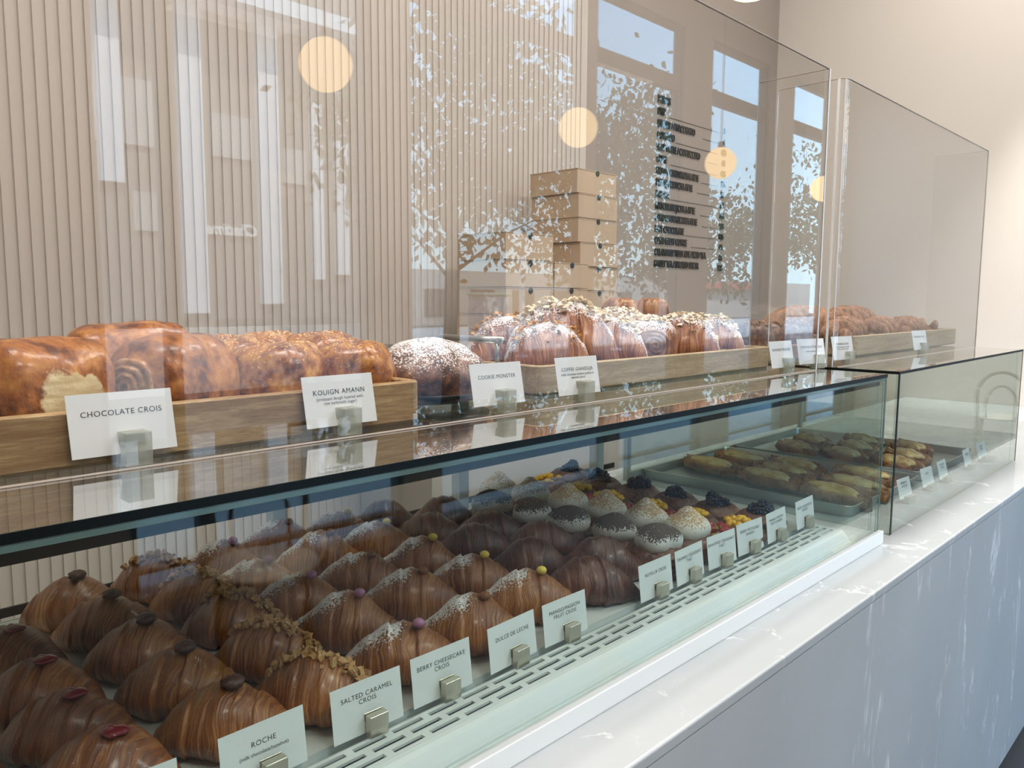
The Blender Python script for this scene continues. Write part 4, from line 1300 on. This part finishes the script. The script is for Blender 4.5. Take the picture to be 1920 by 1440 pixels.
for k in range(6):
    cake_box(0.232+rnd.uniform(-.004, .004), 1.475+rnd.uniform(-.003, .003), BZ+0.0005+k*hh, 0.256, hh-0.0008, 'kraft cake box, %s of the shorter stack' % (NTH[k] if k < 5 else 'topmost'), 'shorter stack of cake boxes')
for k in range(9):
    tag_ = NTH[k] if k < 8 else 'topmost'
    dx = 0.0 if k >= 6 else 0.012
    cake_box(0.710+dx+rnd.uniform(-.004, .004) - (0.010 if k == 8 else 0), 1.535+rnd.uniform(-.003, .003), BZ+0.0005+k*hh*0.984, 0.256, hh*0.984-0.0008, 'kraft cake box, %s of the tallest stack' % tag_, 'tallest stack of cake boxes')
for k in range(5):
    cake_box(0.475, 1.450+rnd.uniform(-.003, .003), BZ+0.0005+k*hh, 0.205, hh-0.0008, 'kraft cake box, %s of the low stack between the other two' % (NTH[k] if k < 4 else 'topmost'), 'low middle stack of cake boxes')

# ------------------------------------------------------------------ pendants
def pendant(x, y, z, r, label, group):
    p = empty('pendant_lamp', (x, y, z)); tag(p, label, 'pendant lamp', group)
    link('globe', blob_mesh('globe', r, r, r, 40, 24), GLOBE, p, (0, 0, -r))
    MB().tube([(0, 0, r-0.004), (0, 0, r+0.035)], [0.022, 0.018], 16).build('socket_cap', plain('dark_bronze', (0.03, 0.027, 0.024), 0.4, 0.6), p, smooth=True)
    MB().tube([(0, 0, r+0.034), (0, 0, CEIL_Z-z-0.03)], 0.0035, 8).build('cord', BLACK, p, smooth=True)
    MB().tube([(0, 0, CEIL_Z-z-0.032), (0, 0, CEIL_Z-z-0.001)], 0.05, 20).build('ceiling_rose', BLACK, p)
pendant(0.13, 0.45, 1.475, 0.105, 'glowing globe pendant above the guard, cut off by the top edge', None)
for i, x in enumerate((-0.17, 1.34, 2.79, 4.40)):
    pendant(x, -1.735, 1.45, 0.100, 'glowing globe pendant mirrored in the guard glass, %s from the left' % ['first', 'second', 'third', 'fourth'][i], 'mirrored globe pendants')

# ------------------------------------------------------------------ chairs on the customer side (mirrored in the far case)
WOODC = plain('dark_bentwood', (0.055, 0.038, 0.028), 0.4)
def chair(x, y, yaw_, label):
    c = empty('bentwood_chair', (x, y, FLOOR_Z), (0, 0, R(yaw_))); tag(c, label, 'chair', 'bentwood chairs')
    v, f = lathe([(0.0, 0.45), (0.20, 0.45), (0.21, 0.46), (0.205, 0.475), (0.0, 0.478)], 32)
    link('seat', new_mesh('seat', v, f), plain('pale_cane', (0.55, 0.50, 0.42), 0.35), c)
    for sx, sy in ((-1, -1), (1, -1)):
        MB().tube([(sx*0.17, sy*0.17, 0), (sx*0.14, sy*0.14, 0.46)], [0.012, 0.016], 10).build('leg', WOODC, c, smooth=True)
    hoop = []
    for k in range(25):
        a = math.pi*k/24
        hoop.append((-0.185*math.cos(a), 0.175+0.05, 0.66+0.22*math.sin(a)))
    MB().tube([(-0.17, 0.17, 0.0), (-0.175, 0.165, 0.46)] + hoop + [(0.175, 0.165, 0.46), (0.17, 0.17, 0.0)], 0.014, 10).build('back_hoop', WOODC, c, smooth=True)
    inner = []
    for k in range(17):
        a = math.pi*k/16
        inner.append((-0.115*math.cos(a), 0.215, 0.58+0.18*math.sin(a)))
    MB().tube([(-0.11, 0.17, 0.47)] + inner + [(0.11, 0.17, 0.47)], 0.010, 10).build('inner_hoop', WOODC, c, smooth=True)
chair(6.15, -1.08, 78, 'dark bentwood chair mirrored in the far case front')
chair(-0.45, -2.10, 205, 'dark bentwood chair with a pale round seat mirrored in the long case front')

# ------------------------------------------------------------------ the street outside (mirrored in the guards)
GZ0 = FLOOR_Z - 0.06
def outside(o): return o
a = NT('asphalt'); MATS['asphalt'] = a.pbr(a.ramp(a.noise(a.coords((1, 1, 1)), 40, 4), [(0.3, (0.10, 0.10, 0.10)), (0.7, (0.15, 0.15, 0.15))]), 0.9)
struct(MB().box(-40, 90, -60, YF-0.14, GZ0-0.2, GZ0).build('street', MATS['asphalt']), 'asphalt street outside the storefront', 'street')
struct(MB().box(-40, 90, -6.2, YF-0.15, GZ0, GZ0+0.05).build('pavement', plain('pale_paving', (0.45, 0.44, 0.42), 0.85)), 'pale pavement outside the storefront', 'pavement')
struct(MB().box(-40, 90, -30, -15, GZ0, GZ0+0.06).build('pavement', plain('bright_paving', (0.62, 0.58, 0.52), 0.85)), 'bright pavement across the street', 'pavement')

b1 = empty('building', (3.0, -13.0, GZ0)); tag(b1, 'grey building with white pilasters across the street, mirrored in the guard', 'building')
FAC = wall_mat('grey_facade', (0.20, 0.185, 0.17))
FACD = plain('dark_window_glass', (0.03, 0.035, 0.04), 0.1)
WHITEP = plain('white_pilaster', (0.86, 0.87, 0.90), 0.6)
MB().box(0.9, 7.6, -20, -12.0, GZ0, 7.5).build('facade', FAC, b1, (-3, 13, -GZ0))
for k, (px0, px1, z0, z1) in enumerate([(2.42, 2.76, 2.3, 5.0), (3.64, 4.02, 0.3, 7.4), (5.0, 5.38, 0.45, 7.4), (6.05, 6.25, 0.9, 5.0), (6.55, 6.80, 1.0, 4.6), (7.35, 7.55, 0.5, 5.0)]):
    MB().box(px0, px1, -11.995, -11.85, z0, z1).build('pilaster', WHITEP, b1, (-3, 13, -GZ0))
for k, (px0, px1, z0, z1) in enumerate([(2.2, 3.4, 2.9, 3.9), (4.2, 4.9, 2.9, 3.6), (5.5, 5.95, 2.6, 3.2), (2.9, 3.5, 1.6, 2.2)]):
    MB().box(px0, px1, -11.995, -11.93, z0, z1).build('pale_panel', plain('pale_panel', (0.46, 0.45, 0.43), 0.7), b1, (-3, 13, -GZ0))
for k in range(4):
    MB().box(1.3+k*1.45, 2.3+k*1.45, -11.995, -11.96, GZ0+0.3, 0.2).build('shop_window', FACD, b1, (-3, 13, -GZ0))
MB().box(0.9, 7.6, -11.99, -11.2, 5.2, 5.45).build('canopy', WHITEP, b1, (-3, 13, -GZ0))
text('sign_lettering', 'Chatime', 0.27, plain('white_sign', (0.9, 0.9, 0.9), 0.5), b1, (4.51-3, -11.93+13, 1.70-GZ0), (R(90), 0, R(180)), bold=0.010, ext=0.02, shear=0.35)
MB().box(0.9, 7.6, -11.99, -11.6, GZ0, GZ0+1.05).build('base_wall', plain('pale_base', (0.60, 0.58, 0.55), 0.8), b1, (-3, 13, -GZ0))

b2 = empty('building', (22, -34, GZ0)); tag(b2, 'low pale building far along the street behind the trees', 'building')
MB().box(15, 78, -44, -34, GZ0, 2.2).build('facade', plain('pale_far_facade', (0.42, 0.40, 0.37), 0.8), b2, (-22, 34, -GZ0))
MB().box(53, 70, -33.99, -33.2, 1.5, 2.0).build('awning', plain('red_awning', (0.5, 0.07, 0.05), 0.7), b2, (-22, 34, -GZ0))
for k in range(12): MB().box(16+k*3.6, 18+k*3.6, -33.99, -33.95, GZ0+0.5, 1.1).build('window', FACD, b2, (-22, 34, -GZ0))

BARK = plain('tree_bark', (0.06, 0.045, 0.035), 0.9)
_lf = NT('leaf_green')
LEAF = _lf.pbr(_lf.ramp(_lf.noise(_lf.coords((1, 1, 1)), 3.0, 2), [(0.3, (0.030, 0.045, 0.012)), (0.7, (0.09, 0.11, 0.035))]), 0.5)
def tree(x, y, h, cr, n, seed, label):
    t = empty('street_tree', (x, y, GZ0)); tag(t, label, 'tree', 'street trees')
    rng = random.Random(seed)
    mb = MB().tube([(0, 0, 0), (0.05, 0, h*0.4), (0, 0.03, h*0.75)], [0.14, 0.10, 0.05], 10)
    for k in range(9):
        a = rng.uniform(0, 6.28); z = h*rng.uniform(0.35, 0.7)
        q = Vector((math.cos(a)*cr*0.8, math.sin(a)*cr*0.8, z+cr*0.5))
        mb.tube([(0, 0, z), tuple(q*0.5+Vector((0, 0, z*0.5+0.1))), tuple(q)], [0.028, 0.018, 0.008], 6)
    mb.build('trunk', BARK, t, smooth=True)
    v, f = [], []
    cl = []
    for _ in range(46):
        d = Vector((rng.gauss(0, 1), rng.gauss(0, 1), rng.gauss(0, 0.8))).normalized()*cr*rng.uniform(0.35, 1.0)
        cl.append(Vector((0, 0, h*0.72))+d)
    for _ in range(n):
        c = rng.choice(cl)
        p = c + Vector((rng.gauss(0, 1), rng.gauss(0, 1), rng.gauss(0, 0.7)))*cr*0.17
        s = rng.uniform(0.05, 0.11)
        e = Euler((rng.uniform(0, 6), rng.uniform(0, 6), rng.uniform(0, 6))).to_matrix()
        b = len(v)
        for q in ((-s, 0, 0), (0, -s*0.55, 0.01), (s, 0, 0), (0, s*0.55, 0.01)):
            v.append(tuple(p + e @ Vector(q)))
        f.append((b, b+1, b+2, b+3))
    link('leaf_crown', new_mesh('leaf_crown', v, f, False), LEAF, t)
tree(5.6, -7.6, 5.2, 2.0, 5200, 1, 'leafy street tree outside the second window, mirrored in the guard')
tree(10.8, -9.6, 5.6, 2.3, 5600, 2, 'leafy street tree between the middle windows, mirrored in the guard')
tree(15.5, -9.6, 4.0, 1.7, 3600, 3, 'lower leafy street tree beyond the right windows, mirrored in the guard')
tree(20.5, -8.4, 5.6, 2.2, 4000, 4, 'leafy street tree at the far right end of the street')
for i, (x, y, hgt, lb) in enumerate([(10.6, -13.2, 3.2, 'white street post outside the second window, taller one'), (13.2, -13.4, 2.7, 'white street post outside the second window, shorter one'), (17.5, -13.5, 5.0, 'white street post beyond the right windows')]):
    p = empty('street_post', (x, y, GZ0+0.002)); tag(p, lb, 'post', 'white street posts')
    MB().tube([(0, 0, 0), (0, 0, hgt)], 0.075, 12).build('pole', WHITEP, p, smooth=True)
    MB().box(-0.12, 0.12, -0.12, 0.12, 0, 0.06).build('base_plate', WHITEP, p)
vn = empty('utility_box', (12.0, -13.4, GZ0+0.001)); tag(vn, 'white utility cabinet on the street, mirrored in the guard', 'utility box')
MB().box(-0.45, 0.45, -0.3, 0.3, 0, 1.62).build('cabinet', WHITEP, vn, bevel=0.03)
MB().box(-0.48, 0.48, -0.33, 0.33, 1.621, 1.70).build('lid', plain('pale_green_lid', (0.62, 0.74, 0.62), 0.6), vn, bevel=0.02)

# ------------------------------------------------------------------ lettering as plain meshes
bpy.context.view_layer.update()
dg = bpy.context.evaluated_depsgraph_get()
for o in [q for q in S.objects if q.type == 'FONT']:
    me = bpy.data.meshes.new_from_object(o.evaluated_get(dg))
    nm, par, loc, rot, sc = o.name, o.parent, o.location.copy(), o.rotation_euler.copy(), o.scale.copy()
    mat = o.data.materials[0]
    cu = o.data
    bpy.data.objects.remove(o)
    bpy.data.curves.remove(cu)
    if len(me.materials) == 0: me.materials.append(mat)
    k = bpy.data.objects.new(nm, me)
    COL.objects.link(k)
    k.parent = par
    k.location, k.rotation_euler, k.scale = loc, rot, sc
